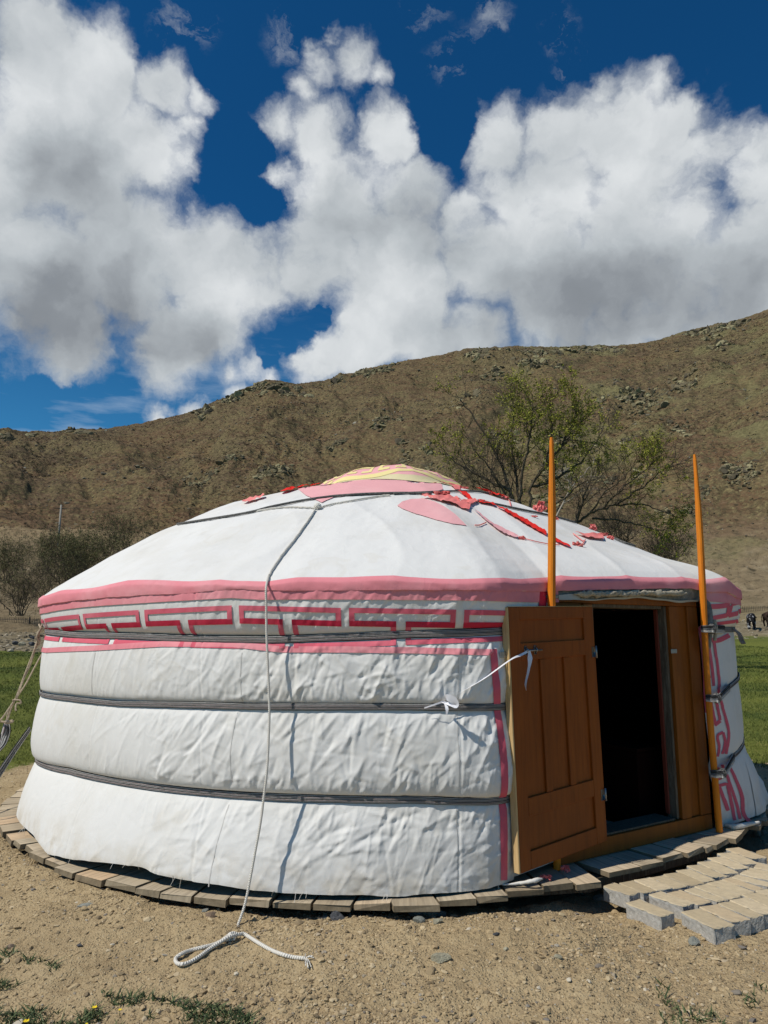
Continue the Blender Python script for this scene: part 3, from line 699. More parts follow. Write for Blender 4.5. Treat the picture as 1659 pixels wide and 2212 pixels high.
M_WHITE = cloth('white_canvas', (.725, .71, .675), (.84, .81, .74), .7)
M_PINK = cloth('faded_pink_cloth', (.74, .255, .285), fade=(.82, .43, .44), da=.95)
M_RED = cloth('red_cloth', (.52, .030, .062), fade=(.68, .12, .16), da=.75)
M_ROSE = cloth('rose_cloth', (.66, .125, .17), fade=(.76, .25, .29), da=.8)
M_PALE = cloth('pale_pink_cloth', (.80, .40, .405), fade=(.84, .50, .49), da=.6)
M_SCARLET = cloth('scarlet_cloth', (.78, .030, .022), da=.3)
M_SALMON = cloth('salmon_cloth', (.80, .21, .19), fade=(.82, .36, .33), da=.7)
M_YEL = cloth('pale_yellow_cloth', (.70, .61, .36), fade=(.72, .66, .47), da=.7)
M_YEL2 = cloth('yellow_cloth', (.80, .67, .30), fade=(.80, .72, .48), da=.6)
def m_belt(t, co):
    uv = t.new('ShaderNodeTexCoord').outputs['UV']; s = t.new('ShaderNodeSeparateXYZ'); t.l.new(uv, s.inputs[0])
    tw = t.math('MULTIPLY', t.math('SUBTRACT', t.noise(t.mapping(uv, (2.2, 0, 0)), 1, 3), .5), .25)
    v = t.math('ADD', s.outputs[1], tw)
    K, W, P, G = (.018, .018, .020), (.56, .55, .52), (.42, .32, .32), (.12, .12, .12)
    c = t.ramp(t.math('FRACT', v), [(0, K), (.10, W), (.19, G), (.25, P), (.31, W), (.36, K), (.46, W), (.53, G), (.59, P), (.64, W), (.70, K), (.80, W), (.88, K)], 'CONSTANT')
    c = t.mix(t.maprange(t.noise(uv, 3.5, 5, .7), .45, .75, 0, .55), c, (.17, .16, .155))
    br = t.noise(t.mapping(uv, (90, 30, 1)), 1, 3, .6)
    c = t.mix(t.maprange(br, .55, .75, 0, .4), c, (.12, .115, .115))
    wv = t.math('SINE', t.math('MULTIPLY', v, 75.0))
    return dict(color=c, normal=t.bump(t.math('ADD', br, t.math('MULTIPLY', wv, .25)), .004))
M_BELT = mat('striped_webbing', m_belt, rough=.9, spec=.15)
def m_rope(t, co):
    uv = t.new('ShaderNodeTexCoord').outputs['UV']; s = t.new('ShaderNodeSeparateXYZ'); t.l.new(uv, s.inputs[0])
    w1 = t.math('SINE', t.math('ADD', t.math('MULTIPLY', s.outputs[0], 620.0), t.math('MULTIPLY', s.outputs[1], 6.2832)))
    c = t.mix(t.noise(co, 12, 4), (.80, .765, .69), (.66, .62, .54))
    c = t.mix(t.maprange(w1, .2, 1, 0, .35), c, (.40, .37, .31))
    return dict(color=c, normal=t.bump(w1, .0012))
M_ROPE = mat('cotton_rope', m_rope, rough=.9, spec=.15)
M_DROPE = mat('grey_hair_rope', lambda t, co: dict(color=t.ramp(t.noise(co, 90, 3, .7), [(.35, (.05, .05, .048)), (.6, (.15, .145, .135)), (.8, (.34, .33, .30))])), rough=.95)
def wood(name, stops, sc=(2, 2, 30), b=.002, rough=.7, knots=True):
    def f(t, co):
        g = t.new('ShaderNodeNewGeometry').outputs['Random Per Island']
        ch_ = t.noise(co, 38, 4, .7)
        n = t.noise(t.mapping(co, sc), 3, 6, .62, .6); m_ = t.noise(co, 2.2, 4, .6)
        c = t.ramp(n, stops); c = t.mix(t.maprange(ch_, .66, .72, 0, .55), c, tuple(v*.35+.03 for v in stops[0][1])); c = t.mix(t.maprange(m_, .45, .75, 0, .35), c, tuple(v*.6 for v in stops[0][1]))
        return dict(color=c, normal=t.bump(n, b))
    return mat(name, f, rough=rough, spec=.25)
M_ORANGE = wood('orange_painted_wood', [(.3, (.56, .155, .008)), (.5, (.68, .205, .010)), (.7, (.76, .25, .016))], (14, 14, 1.2), .0012, .55)
M_DOORP = wood('brown_painted_door_wood', [(.3, (.205, .046, .003)), (.5, (.26, .060, .004)), (.72, (.30, .074, .006))], (12, 12, 1.0), .001, .5)
M_FRAMEP = wood('ochre_painted_frame_wood', [(.3, (.185, .052, .004)), (.5, (.235, .068, .005)), (.7, (.27, .083, .006))], (10, 10, 1.2), .0012, .55)
M_RAW = wood('bare_pine_edge', [(.3, (.48, .31, .13)), (.5, (.60, .41, .19)), (.7, (.68, .49, .25))], (30, 30, 2), .001, .65)
M_OLDW = wood('weathered_grey_wood', [(.3, (.07, .05, .034)), (.5, (.12, .092, .062)), (.7, (.20, .165, .115))], (26, 26, 3), .003, .9)
M_METAL = mat('zinc_metal', lambda t, co: dict(color=t.mix(t.noise(co, 60, 4), (.42, .42, .41), (.22, .21, .20))), rough=.42, metal=.85)
M_DARK = mat('dark_iron', color=(.03, .03, .03), rough=.6)

YURT = thing('yurt', (CC[0], CC[1], DECK), 'round white canvas yurt with faded pink trim and open orange door on the wooden deck', 'yurt')

# ------------------------------------------------------------------ wall cover
def wall_cover():
    p = np.concatenate([np.arange(51.5, 76, .16), np.arange(76, 262, 1.5), np.arange(262, 290, .5), np.arange(290, 382.01, .115)])
    nr = [58, 62, 54, 44]; P = []
    edge = 1-sst(0, 34, (382-p))
    hemw = 0
    for c_, ph in enumerate(p):
        q = float(wrap(ph)); L = [float(c_hem(q)), float(c_b3(q)), float(c_b2(q)), float(c_b1(q)), HTOP]
        z = np.concatenate([np.linspace(L[k], L[k+1], nr[k], endpoint=(k == 3)) for k in range(4)]); P.append(z)
    Zm = np.array(P).T; PH = np.repeat(p[None], Zm.shape[0], 0)
    pR = 12.6+(Zm-.15)/1.4*8.0
    PH = PH-edge[None]*(22-pR)
    hem_noise = (fbm(np.radians(PH[0])*9, PH[0]*0, 3, 68)-.5)*.03
    k = 1-sst(0, .25, np.linspace(0, 1, Zm.shape[0])*3.9)[:, None]
    Zm = Zm+k*hem_noise[None]
    V = wall(PH, Zm)
    return mk('wall_cover', V, gridF(*Zm.shape), M_WHITE, YURT)
WC = wall_cover()

def patch(f00, f10, f11, f01, off, step=.010):
    """quad given in (phi,z) corners -> dense strip lying on the wall"""
    c = np.array([f00, f10, f11, f01], float)
    lu = max(abs(np.radians(c[1, 0]-c[0, 0])*2.86), abs(c[1, 1]-c[0, 1]), abs(np.radians(c[2, 0]-c[3, 0])*2.86)); lv = max(abs(c[3, 1]-c[0, 1]), abs(np.radians(c[3, 0]-c[0, 0])*2.86), .01)
    nu = max(2, int(lu/step)+2); nv = max(3, int(lv/step)+2)
    u, v = np.meshgrid(np.linspace(0, 1, nu), np.linspace(0, 1, nv))
    q = (1-u)[..., None]*(1-v)[..., None]*c[0]+u[..., None]*(1-v)[..., None]*c[1]+u[..., None]*v[..., None]*c[2]+(1-u)[..., None]*v[..., None]*c[3]
    return wall(q[..., 0], q[..., 1], off).reshape(-1, 3), gridF(nv, nu)
def band(mb, ph0, ph1, f0, f1, off=.0045, step=.30, n=6, ragged=0):
    p = np.arange(ph0, ph1+step*.5, step); u = np.linspace(0, 1, n)[:, None]
    z0 = f0(wrap(p))[None]; z1 = f1(wrap(p))[None]
    Z = z0+(z1-z0)*u; PH = np.repeat(p[None], n, 0)
    V = wall(PH, Z, off); mb.add(V, gridF(n, len(p)))
add = lambda f, d: (lambda p: f(p)+d)
# lower pink valance band sewn on the wall top
mb = MB(); band(mb, -64, 21.6, c_pb, add(c_sm, .006), .006, .12, 12); band(mb, -160, -64, c_pb, add(c_sm, .006), .006, 1, 12)
mb.build('pink_wall_band', M_PINK, YURT)
mb = MB(); band(mb, 51.6, 68, c_pb, add(c_sm, .006), .006, .2, 12); band(mb, 68, 160, c_pb, add(c_sm, .006), .006, 1.2, 12); mb.build('pink_wall_band', M_PINK, YURT)
# pink frame line below the top belt, with its upright beside the door
HW = .0155
mb = MB(); band(mb, -64, 10.0, add(c_pk, -HW), add(c_pk, HW), .0045, .12, 5); band(mb, -160, -64, add(c_pk, -HW), add(c_pk, HW), .0045, 1, 5)
up_px = [(1066,1402),(1070,1450),(1078,1530),(1083,1600),(1086,1640),(1088,1700),(1091,1760),(1093,1840),(1095,1907)]
def stroke(mb, px, wpx, off=.0045, hit=hitw, sub=6):
    """ribbon sewn on the wall along picture points px, wpx wide"""
    P = spline(np.array(px, float), sub) if len(px) > 2 else np.array([np.array(px[0])*(1-t)+np.array(px[1])*t for t in np.linspace(0, 1, 14)])
    t = np.gradient(P, axis=0); t /= np.linalg.norm(t, axis=1)[:, None]; nrm = np.stack([-t[:, 1], t[:, 0]], 1)
    rows = []
    for k in np.linspace(-.5, .5, 4):
        rows.append([hit(*(p+n_*k*wpx)) for p, n_ in zip(P, nrm)])
    A = np.array(rows); mb.add(wall(A[..., 0], A[..., 1], off), gridF(4, len(P)))
mb.build('pink_frame_line', M_PINK, YURT)
mb = MB(); stroke(mb, up_px, 15, .0050); mb.build('rose_upright_strip', M_ROSE, YURT)
M_SEAM = mat('seam_thread', color=(.56, .54, .50), rough=1)
for pxs in ([(990,1420),(992,1480),(990,1515)], [(991,1540),(989,1600),(992,1650),(991,1700)], [(988,1745),(990,1800),(991,1860),(990,1925)], [(508,1540),(500,1620),(502,1690)], [(490,1740),(482,1820),(476,1900)], [(200,1410),(196,1450),(192,1500)], [(520,1410),(518,1470),(520,1515)]):
    mb = MB(); stroke(mb, pxs, 1.6, .0014); mb.build('seam', M_SEAM, YURT)
# greek key trim
edges = [(95,172),(180,302),(315,503),(518,737),(754,985),(1003,1230)]
ku = []
for a, b in edges:
    ku.append((hitw(a, 1335, 2.87)[0], hitw(min(b, 1180), 1335, 2.87)[0] if b < 1200 else hitw(1003, 1335)[0]+17.5))
w0 = 12.8
for k in range(1, 8): a = ku[0][0] if k == 1 else a-w0-1.2; ku.append((a-w0-1.2+(0 if k > 1 else 0), a-1.2)) if k > 1 else None
ku.append((ku[0][0]-w0-1.2, ku[0][0]-1.2))
tt = .026
def keyunit(a, b, mi=None):
    red = MB(); rose = MB(); W_ = b-a; tb = math.degrees(.028/2.86)
    top = lambda p: float(c_kt(p)); bot = lambda p: float(c_kb(p))
    def rect(mb, p0, p1, z0, z1, o=.0048):
        p0, p1 = min(p0, 13.6), min(p1, 13.9)
        if p1 > p0+.3: mb.add(*patch((p0, z0(p0)), (p1, z0(p1)), (p1, z1(p1)), (p0, z1(p0)), o))
    l1 = a+W_*.44; r0 = a+W_*.53
    rect(rose, a, b, add(c_kt, -tt), c_kt); rect(rose, a, a+tb, add(c_kb, tt), add(c_kt, -tt)); rect(rose, b-tb, b, add(c_kb, tt), add(c_kt, -tt))
    rect(red, a, l1, c_kb, add(c_kb, tt+.003)); rect(red, r0, b, c_kb, add(c_kb, tt+.003))
    lo = lambda p: c_b1(p)-.050
    rect(rose, l1-tb, l1, lo, add(c_kb, .0)); rect(rose, r0, r0+tb, lo, add(c_kb, .0))
    bt = lambda p: c_b1(p)-.052; bt2 = lambda p: c_b1(p)-.026
    rect(rose, a-W_*.1, l1, bt, bt2, .004); rect(rose, r0, b+W_*.02, bt, bt2, .004)
    return red, rose
for a, b in ku:
    red, rose = keyunit(a, b); o = rose.build('key_motif', M_ROSE, YURT); red.build('key_bar', M_RED, o)
# door side of the left panel: short red upright at the top corner
mb = MB(); stroke(mb, [(1168,1278),(1166,1300),(1164,1325)], 16, .0065); mb.build('red_corner_strip', M_RED, YURT)
# patterned trim on the panel right of the door
B2 = cv(2600, 2200, 1.844)
def rs(mb, pts_, wd=20): stroke(mb, [B2(*p) for p in pts_], wd/1.844*.5486, .0045)
mb = MB()
rs(mb, [(425,600),(445,760),(462,910),(468,990),(490,1110),(520,1250),(518,1330),(505,1420)]); rs(mb, [(528,1490),(560,1600),(590,1720),(598,1850),(650,1918),(700,1935)], 22)
rs(mb, [(375,540),(400,720),(422,925)]); rs(mb, [(435,990),(450,1100),(462,1175)]); rs(mb, [(462,1178),(420,1210)], 26)
rs(mb, [(350,540),(365,700),(378,830),(360,850)]); rs(mb, [(395,990),(410,1100),(425,1205)]); rs(mb, [(362,860),(395,850)], 34)
rs(mb, [(480,1260),(440,1290),(452,1370),(445,1440)]); rs(mb, [(480,1262),(496,1340),(478,1420)]); 
rs(mb, [(428,1540),(432,1600),(480,1580),(455,1520)]); rs(mb, [(490,1500),(520,1640),(555,1780),(580,1890)])
rs(mb, [(445,1650),(498,1640),(510,1700),(545,1900)], 22); rs(mb, [(445,1660),(470,1740),(500,1830)], 26)
rs(mb, [(410,590),(460,592),(540,555)], 34); rs(mb, [(365,920),(400,915)], 34)
mb.build('rose_side_trim', M_ROSE, YURT)
mb = MB()
rs(mb, [(318,348),(400,346),(470,335)], 36); rs(mb, [(468,325),(470,420)], 20); rs(mb, [(470,410),(370,432)], 34); rs(mb, [(370,420),(385,480)], 20); rs(mb, [(335,430),(350,480)], 22)
rs(mb, [(492,340),(480,420)], 20); rs(mb, [(488,330),(540,318)], 32); rs(mb, [(482,412),(545,395)], 34); rs(mb, [(385,478),(545,455)], 26); rs(mb, [(548,312),(576,305)], 30); rs(mb, [(548,385),(574,375)], 34); rs(mb, [(550,460),(562,450)], 34)
mb.build('key_side_trim', M_ROSE, YURT)

# ------------------------------------------------------------------ belts
def beltmesh(cf, p0, p1, hw, off, rip=0, seed=0, thick=.012):
    p = np.concatenate([np.arange(p0, p1, .35), [p1]]) if p1-p0 < 150 else np.concatenate([np.arange(p0, 270, 1.5), np.arange(270, p1, .35), [p1]])
    n = 11; u = np.linspace(-1, 1, n)[:, None]
    pr = thick*(1-.85*np.abs(u)**6)*(.78+.22*np.abs(np.sin(u*2.6*math.pi)))
    w_ = hw*(1+.18*(fbm(p*.12, p*0, 3, seed)-.5)*2)
    Z = cf(wrap(p))[None]+u*w_[None]+((fbm(p*.05, p*0, 2, seed+1)-.5)*.015)[None]
    base = wall(np.repeat(p[None], n, 0), cf(wrap(p))[None]+u*0, off, False)
    a = np.radians(p)[None]; V = base.copy(); V[..., 2] = Z; V[..., 0] += pr*np.sin(a); V[..., 1] -= pr*np.cos(a)
    uv = np.stack([np.repeat(np.radians(p)[None]*2.85, n, 0), np.repeat((u+1)/2, len(p), 1)], -1)
    return V.reshape(-1, 3), gridF(n, len(p)), uv.reshape(-1, 2)
for i, (cf, hw) in enumerate(((c_b1, .0205), (c_b2, .0170), (c_b3, .0200))):
    V, F, uv = beltmesh(cf, 56.5, 377., hw, .006, seed=i*7+3)
    mk('belt', V, F, M_BELT, YURT, uv=uv)

# ------------------------------------------------------------------ roof
RP = np.array([(0,2.68),(.25,2.68),(.45,2.66),(.60,2.635),(.70,2.61),(.80,2.592),(.92,2.565),(1.1,2.515),(1.5,2.37),(1.85,2.205),(2.15,2.06),(2.5,1.875),(2.68,1.775),(2.80,1.70),(2.885,1.632)])
def roofz(r, ph):
    p = wrap(ph); a = np.radians(p)
    re = 2.885-shrink(p); rr = r+np.where(r > 1.2, (r-1.2)/(re-1.2)*(2.885-re), 0)
    z = np.interp(rr, RP[:, 0], RP[:, 1])
    z = z+(c_eT(p)-1.632)*sst(2.1, 2.88, rr)-.045*np.sin(a)*sst(.6, 1.4, rr)*(1-sst(2.0, 2.8, rr))
    x, y = r*np.sin(a), -r*np.cos(a)
    z = z+(fbm(x*1.2+5, y*1.2, 3, 81)-.5)*.05*sst(.3, 1, rr)+(ridge(x*1.9+y*.6, y*1.3-x, 82, 3))*.011
    z = z+craster(np.radians(p)*2.86, np.clip(1.75-(rr-1.2)*.98, .1, 1.6))*.40*sst(1.3, 1.7, rr)*(1-sst(2.80, 2.88, rr))
    sp = np.cos(a*41)*.0022*sst(1.2, 2.0, rr)*(1-sst(2.5, 2.8, rr))
    return z+sp
def roofp(r, ph, off=0):
    a = np.radians(ph); z = roofz(r, ph)+off
    return np.stack([CC[0]+r*np.sin(a), CC[1]-r*np.cos(a), z], -1)
def roof_cover():
    p = np.concatenate([np.arange(-85, 85, .35), np.arange(85, 275, 2.0)]); u = np.linspace(0, 1, 190)
    re = 2.885-shrink(p)
    Rg = .3+(re[None]-.3)*u[:, None]; PH = np.repeat(p[None], len(u), 0)
    V = roofp(Rg, PH)
    # rounded eave and short valance hanging over the wall
    rows = [V]
    et = c_eT(wrap(p)); sm = c_sm(wrap(p))-.004; a = np.radians(p)
    for k, (dr, f) in enumerate(((.002, .10), (.003, .3), (.003, .55), (.003, .8), (.002, 1.0))):
        rr = re+dr+.001*np.sin(p*.9)*f; z = V[-1, :, 2]*(1-f)+sm*f
        rows.append(np.stack([CC[0]+rr*np.sin(a), CC[1]-rr*np.cos(a), z], -1)[None])
    # return underside
    for dr in (-.012, -.10): 
        rr = re+dr; rows.append(np.stack([CC[0]+rr*np.sin(a), CC[1]-rr*np.cos(a), sm+.006], -1)[None])
    V = np.concatenate(rows); mk('roof_cover', V, gridF(V.shape[0], len(p), True), M_WHITE, YURT)
roof_cover()
def valance(p0, p1, nm='pink_eave_band'):
    p = np.arange(p0, p1+.01, .3 if p1 < 90 else .8); re = 2.885-shrink(p); a = np.radians(p); rows = []
    for dr_, off in ((-.022, .004), (-.010, .0045)):
        rows.append(roofp(re+dr_, p, off))
    et = roofz(re, p); sm = c_sm(wrap(p))-.004
    for dr, f in ((.004, .0), (.006, .14), (.007, .35), (.007, .6), (.0065, .82), (.005, 1.0)):
        wob = .003*fbm(p*.35, p*0+f*2, 3, 85)+craster(np.radians(wrap(p))*2.86, 1.15+f*.10+p*0)*.55
        rr = re+dr+.001*np.sin(p*.9)*f+wob; z = et*(1-f)+sm*f-.0015+(fbm(p*.6, p*0, 3, 88)-.5)*.008*f
        rows.append(np.stack([CC[0]+rr*np.sin(a), CC[1]-rr*np.cos(a), z], -1))
    V = np.stack(rows); o = mk(nm, V, gridF(*V.shape[:2]), M_PINK, YURT); return o
valance(-85, 85); valance(85, 275)
# roof picture points -> roof surface
def hitr(x, y):
    r = ray(x, y); t = np.arange(3.2, 9.5, .01); P = O3+t[:, None]*r
    d = P[:, :2]-CC; rad = np.hypot(d[:, 0], d[:, 1]); ph = np.degrees(np.arctan2(d[:, 0], -d[:, 1]))
    g = P[:, 2]-roofz(np.minimum(rad, 2.88), ph); g = np.where(rad > 2.9-shrink(wrap(ph)), 1, g)
    k = np.where(g < 0)[0]
    i = k[0] if len(k) else int(np.argmin(np.where(rad < 2.9, g, 9)))
    return float(rad[i]), float(ph[i])
def roofpoly(name, poly, m, off=.006, crump=.0, step=6, parent=None, seed=1):
    P = [np.array(p, float) for p in poly]; B = []
    for a, b in zip(P, P[1:]+P[:1]):
        n = max(1, int(np.linalg.norm(b-a)/step)); B += [a+(b-a)*k/n for k in range(n)]
    mn = np.min(B, 0); mx = np.max(B, 0); I = []
    jr = np.random.default_rng(seed)
    ragged = [b+jr.normal(0, crump*26, 2)*(jr.random() < .15) for b in B]
    for yy in np.arange(mn[1], mx[1], step*.7):
        for xx in np.arange(mn[0], mx[0], step):
            q = np.array([xx, yy]); s_ = False; j = len(ragged)-1
            for i in range(len(ragged)):
                xi, yi = ragged[i]; xj, yj = ragged[j]
                if (yi > yy) != (yj > yy) and xx < (xj-xi)*(yy-yi)/(yj-yi)+xi: s_ = not s_
                j = i
            if s_ and min(np.hypot(*(q-b)) for b in ragged) > step*.45: I.append(q)
    allp = [Vector(b) for b in ragged]+[Vector(q) for q in I]; n = len(ragged)
    vo, _, fo, *_ = geometry.delaunay_2d_cdt(allp, [(i, (i+1) % n) for i in range(n)], [], 1, 1e-4)
    pv = np.array([[v.x, v.y] for v in vo]); H_ = np.array([hitr(*v) for v in pv])
    ex = off+crump*(ridge(pv[:, 0]*.10, pv[:, 1]*.16, seed, 1.5)*1.6+vn(pv[:, 0]*.35, pv[:, 1]*.4, seed+1)*.8)*.5
    V = roofp(H_[:, 0], H_[:, 1], ex); tri = np.array([f for f in fo if len(f) == 3])
    return mk(name, V, tri, m, parent or YURT)
R2 = cv(1550, 1780, 1.7463); R3 = cv(900, 1800, 2.0738)
cap_px = [R3(*p) for p in [(560,262),(630,320),(700,352),(760,378),(870,330),(1000,322),(1100,316),(1400,302),(1659,296)]]+[R2(*p) for p in [(340,262),(330,225),(312,165)]]+[R3(*p) for p in [(1650,150),(1300,155),(1000,175),(900,190),(770,203),(650,235)]]
roofpoly('pink_cap_patch', cap_px, M_PALE, .007, 0, 9)
roofpoly('pink_leaf_patch', [R2(*p) for p in [(25,375),(60,345),(120,328),(200,325),(280,345),(340,375),(420,430),(500,510),(515,515),(400,500),(300,475),(150,430),(60,395)]], M_PALE, .006, 0, 8)
tor = [('torn_cloth_strip', [(185,320),(330,315),(430,330),(470,360),(530,380),(520,420),(400,370),(280,340)], M_SALMON, .022),
 ('torn_cloth_strip', [(580,348),(640,350),(700,370),(700,385),(640,370),(590,360)], M_SCARLET, .014),
 ('torn_cloth_strip', [(690,375),(780,410),(860,450),(920,482),(1000,530),(1052,562),(1052,585),(1040,580),(950,530),(880,490),(800,440),(730,400)], M_SCARLET, .014),
 ('torn_cloth_strip', [(1090,590),(1105,603),(1160,630),(1210,655),(1222,668),(1190,662),(1140,640),(1090,612)], M_SCARLET, .012),
 ('torn_cloth_strip', [(255,172),(340,172),(440,178),(455,200),(440,215),(462,275),(420,270),(380,225),(340,190)], M_SALMON, .016),
 ('torn_cloth_strip', [(440,280),(500,285),(545,338),(520,338),(480,305)], M_SCARLET, .014),
 ('torn_cloth_strip', [(535,392),(600,440),(680,500),(760,545),(860,590),(850,605),(760,575),(690,530),(620,470)], M_PALE, .012),
 ('torn_cloth_strip', [(1245,570),(1330,572),(1440,585),(1450,615),(1340,605)], M_SALMON, .018),
 ('torn_cloth_strip', [(440,345),(560,345),(580,360),(530,378),(470,365)], M_SALMON, .020)]
for i, (nm, pl, m_, cr_) in enumerate(tor): roofpoly(nm, [R2(*p) for p in pl], m_, .010, cr_, 4.5, seed=30+i)
roofpoly('torn_cloth_strip', [R2(*p) for p in [(560,190),(620,178),(690,166),(715,200),(740,232),(763,262),(745,262),(690,232),(640,212)]], M_SCARLET, .012, .03, 4.5, seed=51)
roofpoly('torn_cloth_strip', [R3(*p) for p in [(420,300),(470,268),(530,243),(580,232),(680,222),(775,212),(770,222),(660,240),(560,268),(480,296),(430,306)]], M_SCARLET, .010, .022, 4.5, seed=52)
roofpoly('torn_cloth_strip', [R3(*p) for p in [(105,390),(150,362),(200,352),(280,326),(292,340),(230,362),(150,388)]], M_SALMON, .012, .022, 4.5, seed=53)
# crumpled cloth bunches
def bunch(name, c, rad, m, n=70, seed=0, stretch=(1, .6, .8), parent=YURT):
    """a crumpled rag: a torn sheet folded onto itself several times"""
    u = np.linspace(-1, 1, 26); U, W2 = np.meshgrid(u, u); r = np.random.default_rng(seed)
    f = lambda k, q: (ridge(U*q+r.uniform(0, 9), W2*q+r.uniform(0, 9), seed+k, 1.1)-.5)
    X = U*stretch[0]*.85+f(1, 1.6)*.7*stretch[0]; Y = f(2, 2.2)*1.1*stretch[1]+f(5, 5)*.35; Z = W2*stretch[2]*.75+f(3, 1.8)*.8*stretch[2]+f(6, 5)*.15
    k = np.clip(np.hypot(U, W2)-.0, 0, 1.4); e = 1-.35*(vn(np.arctan2(U, W2)*3, U*0, seed+9))*sst(.6, 1.1, k)-.30*sst(.9, 1.4, k)
    P = np.stack([X*e, Y, Z*e], -1)*rad
    P[..., 2] = np.maximum(P[..., 2], -rad*stretch[2]*.8)
    o = mk(name, P+np.array(c), gridF(26, 26), m, parent, smooth=False); return o
for i, (x, y, rd, m_, st) in enumerate([(320,292,.045,M_SALMON,(1.7,.7,.6)),(215,290,.02,M_SALMON,(2.5,.8,.6)),(600,338,.028,M_SALMON,(1.5,.6,.7)),(760,287,.032,M_SALMON,(1.3,.6,.8)),(1005,405,.055,M_SALMON,(1,.6,1.15)),(960,440,.02,M_SALMON,(2,.7,.5)),(880,598,.022,M_SALMON,(1.3,.6,.8)),(1262,640,.034,M_SALMON,(1.6,.6,.7)),(1118,458,.018,M_SALMON,(1.1,.7,1)),(1372,530,.034,M_SALMON,(1.2,.6,1)),(1432,566,.028,M_SALMON,(1.9,.7,.6)),(1490,592,.032,M_SALMON,(1.3,.6,.7)),(480,182,.025,M_SALMON,(2.0,.6,.6)),(455,238,.02,M_SALMON,(1.2,.6,1)),(650,180,.03,M_SALMON,(1.4,.6,.7))]):
    r, p = hitr(*R2(x, y+8)); c = roofp(r, p, rd*st[2]*.45)
    bunch('cloth_bunch', c, rd, m_, seed=i*5+3, stretch=st)
bunch('cloth_bunch', atz(1180, 1895, DECK+.015), .030, M_SALMON, seed=77, stretch=(1.1, .6, .5))
bunch('cloth_bunch', atz(1222, 1878, DECK+.015), .030, M_SALMON, seed=79, stretch=(.9, .6, .7))
# crown cover, pale yellow over pink
def crown():
    p = np.arange(0, 360, 2.0); u = np.linspace(0, 1, 44); A = np.radians(p)
    pr_r = np.array([0, .15, .30, .40, .50, .58, .66, .72, .78]); pr_z = np.array([2.800, 2.802, 2.800, 2.792, 2.772, 2.738, 2.685, 2.63, 2.600])
    rg = u[:, None]*.80*(1+.05*np.sin(A*3+1)+.03*np.sin(A*7))[None]; z = np.interp(u*.78, pr_r, pr_z)[:, None]+.02*np.cos(A-.9)[None]*u[:, None]-.02*np.sin(A+.2)[None]*u[:, None]
    x = rg*np.sin(A); y = -rg*np.cos(A)
    z = z+(ridge(x*4+1, y*4, 86, 2)*.026+ridge(x*9, y*9, 87, 2)*.014-.012)*np.clip(1.15-u[:, None]**3*1.15, 0, 1)
    base = roofz(rg, np.degrees(A)[None]+rg*0)+.008; e_ = sst(.80, 1, u)[:, None]; z = np.maximum(z*(1-e_)+(base+.002)*e_, base)
    V = np.stack([CC[0]+x, CC[1]+y, z], -1)
    fm = np.repeat(((np.arange(43) >= 26) & (np.arange(43) < 37)).astype(int)[:, None], len(p), 1).ravel()
    o = mk('crown_cover', V, gridF(44, len(p), True), [M_YEL, M_PALE], YURT, face_mat=fm)
    # yellow key ribbons
    mb = MB()
    def zat(r_, a_):
        rr = r_/(.80*(1+.05*np.sin(a_*3+1)+.03*np.sin(a_*7))); k = np.clip(rr*43, 0, 42.99); i = k.astype(int); f = k-i
        j = (np.degrees(a_) % 360/2); j0 = j.astype(int) % 180; g = j-j.astype(int); j1 = (j0+1) % 180
        Z = V[..., 2]; return (Z[i, j0]*(1-f)+Z[np.minimum(i+1, 43), j0]*f)*(1-g)+(Z[i, j1]*(1-f)+Z[np.minimum(i+1, 43), j1]*f)*g
    def arc(a0, a1, r0, r1):
        a = np.radians(np.linspace(a0, a1, max(3, int(abs(a1-a0)/1.5)+2))); rr = np.linspace(r0, r1, 4)[:, None]+a[None]*0; AA = a[None]+rr*0
        Zz = zat(rr, AA)+.004; mb.add(np.stack([CC[0]+rr*np.sin(AA), CC[1]-rr*np.cos(AA), Zz], -1), gridF(4, len(a))[:, ::-1])
    arc(-175, 175, .67, .71); arc(-175, 175, .435, .465)
    for k in range(-6, 7):
        c0 = k*27
        arc(c0-11, c0+11, .51, .54); arc(c0-11, c0-8, .54, .61); arc(c0+8, c0+11, .54, .61); arc(c0-11, c0-2, .61, .645); arc(c0+2.5, c0+11, .61, .645)
    mb.build('yellow_key_ribbon', M_YEL2, o)
crown()
# roof ropes
def rooprope(px, rad, m, name='roof_rope', off=.008, parent=YURT):
    P = spline(np.array(px, float), 8); q = [hitr(*p) for p in P]
    V = np.array([roofp(a, b, off) for a, b in q])
    for _ in range(2): V[1:-1] = (V[:-2]+2*V[1:-1]+V[2:])/4
    V[:, 2] += rad*.6
    mb = MB(); mb.tube(V, rad, 6); return mb.build(name, m, parent)
rooprope([R3(*p) for p in [(-420,560),(-150,520),(150,470),(350,420),(600,370),(850,335),(1100,317),(1400,308),(1659,312)]], .0085, M_DROPE)
rooprope([R2(*p) for p in [(0,298),(150,292),(380,280),(560,280),(720,292),(830,308)]], .0075, M_DROPE)
rooprope([R2(*p) for p in [(540,345),(700,370),(850,402),(970,425),(1130,460),(1250,495)]], .0085, M_DROPE)
rooprope([R2(*p) for p in [(1515,602),(1590,635),(1659,655)]], .0085, M_DROPE)
rooprope([R2(*p) for p in [(560,515),(600,512),(635,495)]], .004, M_SALMON, 'loose_thread')
rooprope([R2(*p) for p in [(880,600),(960,622),(1050,640),(1140,650)]], .003, M_SALMON, 'loose_thread')
rooprope([R2(*p) for p in [(765,300),(795,340),(808,385)]], .004, M_SALMON, 'loose_thread')
rooprope([R2(*p) for p in [(1235,570),(1300,620),(1318,612),(1300,640)]], .004, M_SALMON, 'loose_thread')

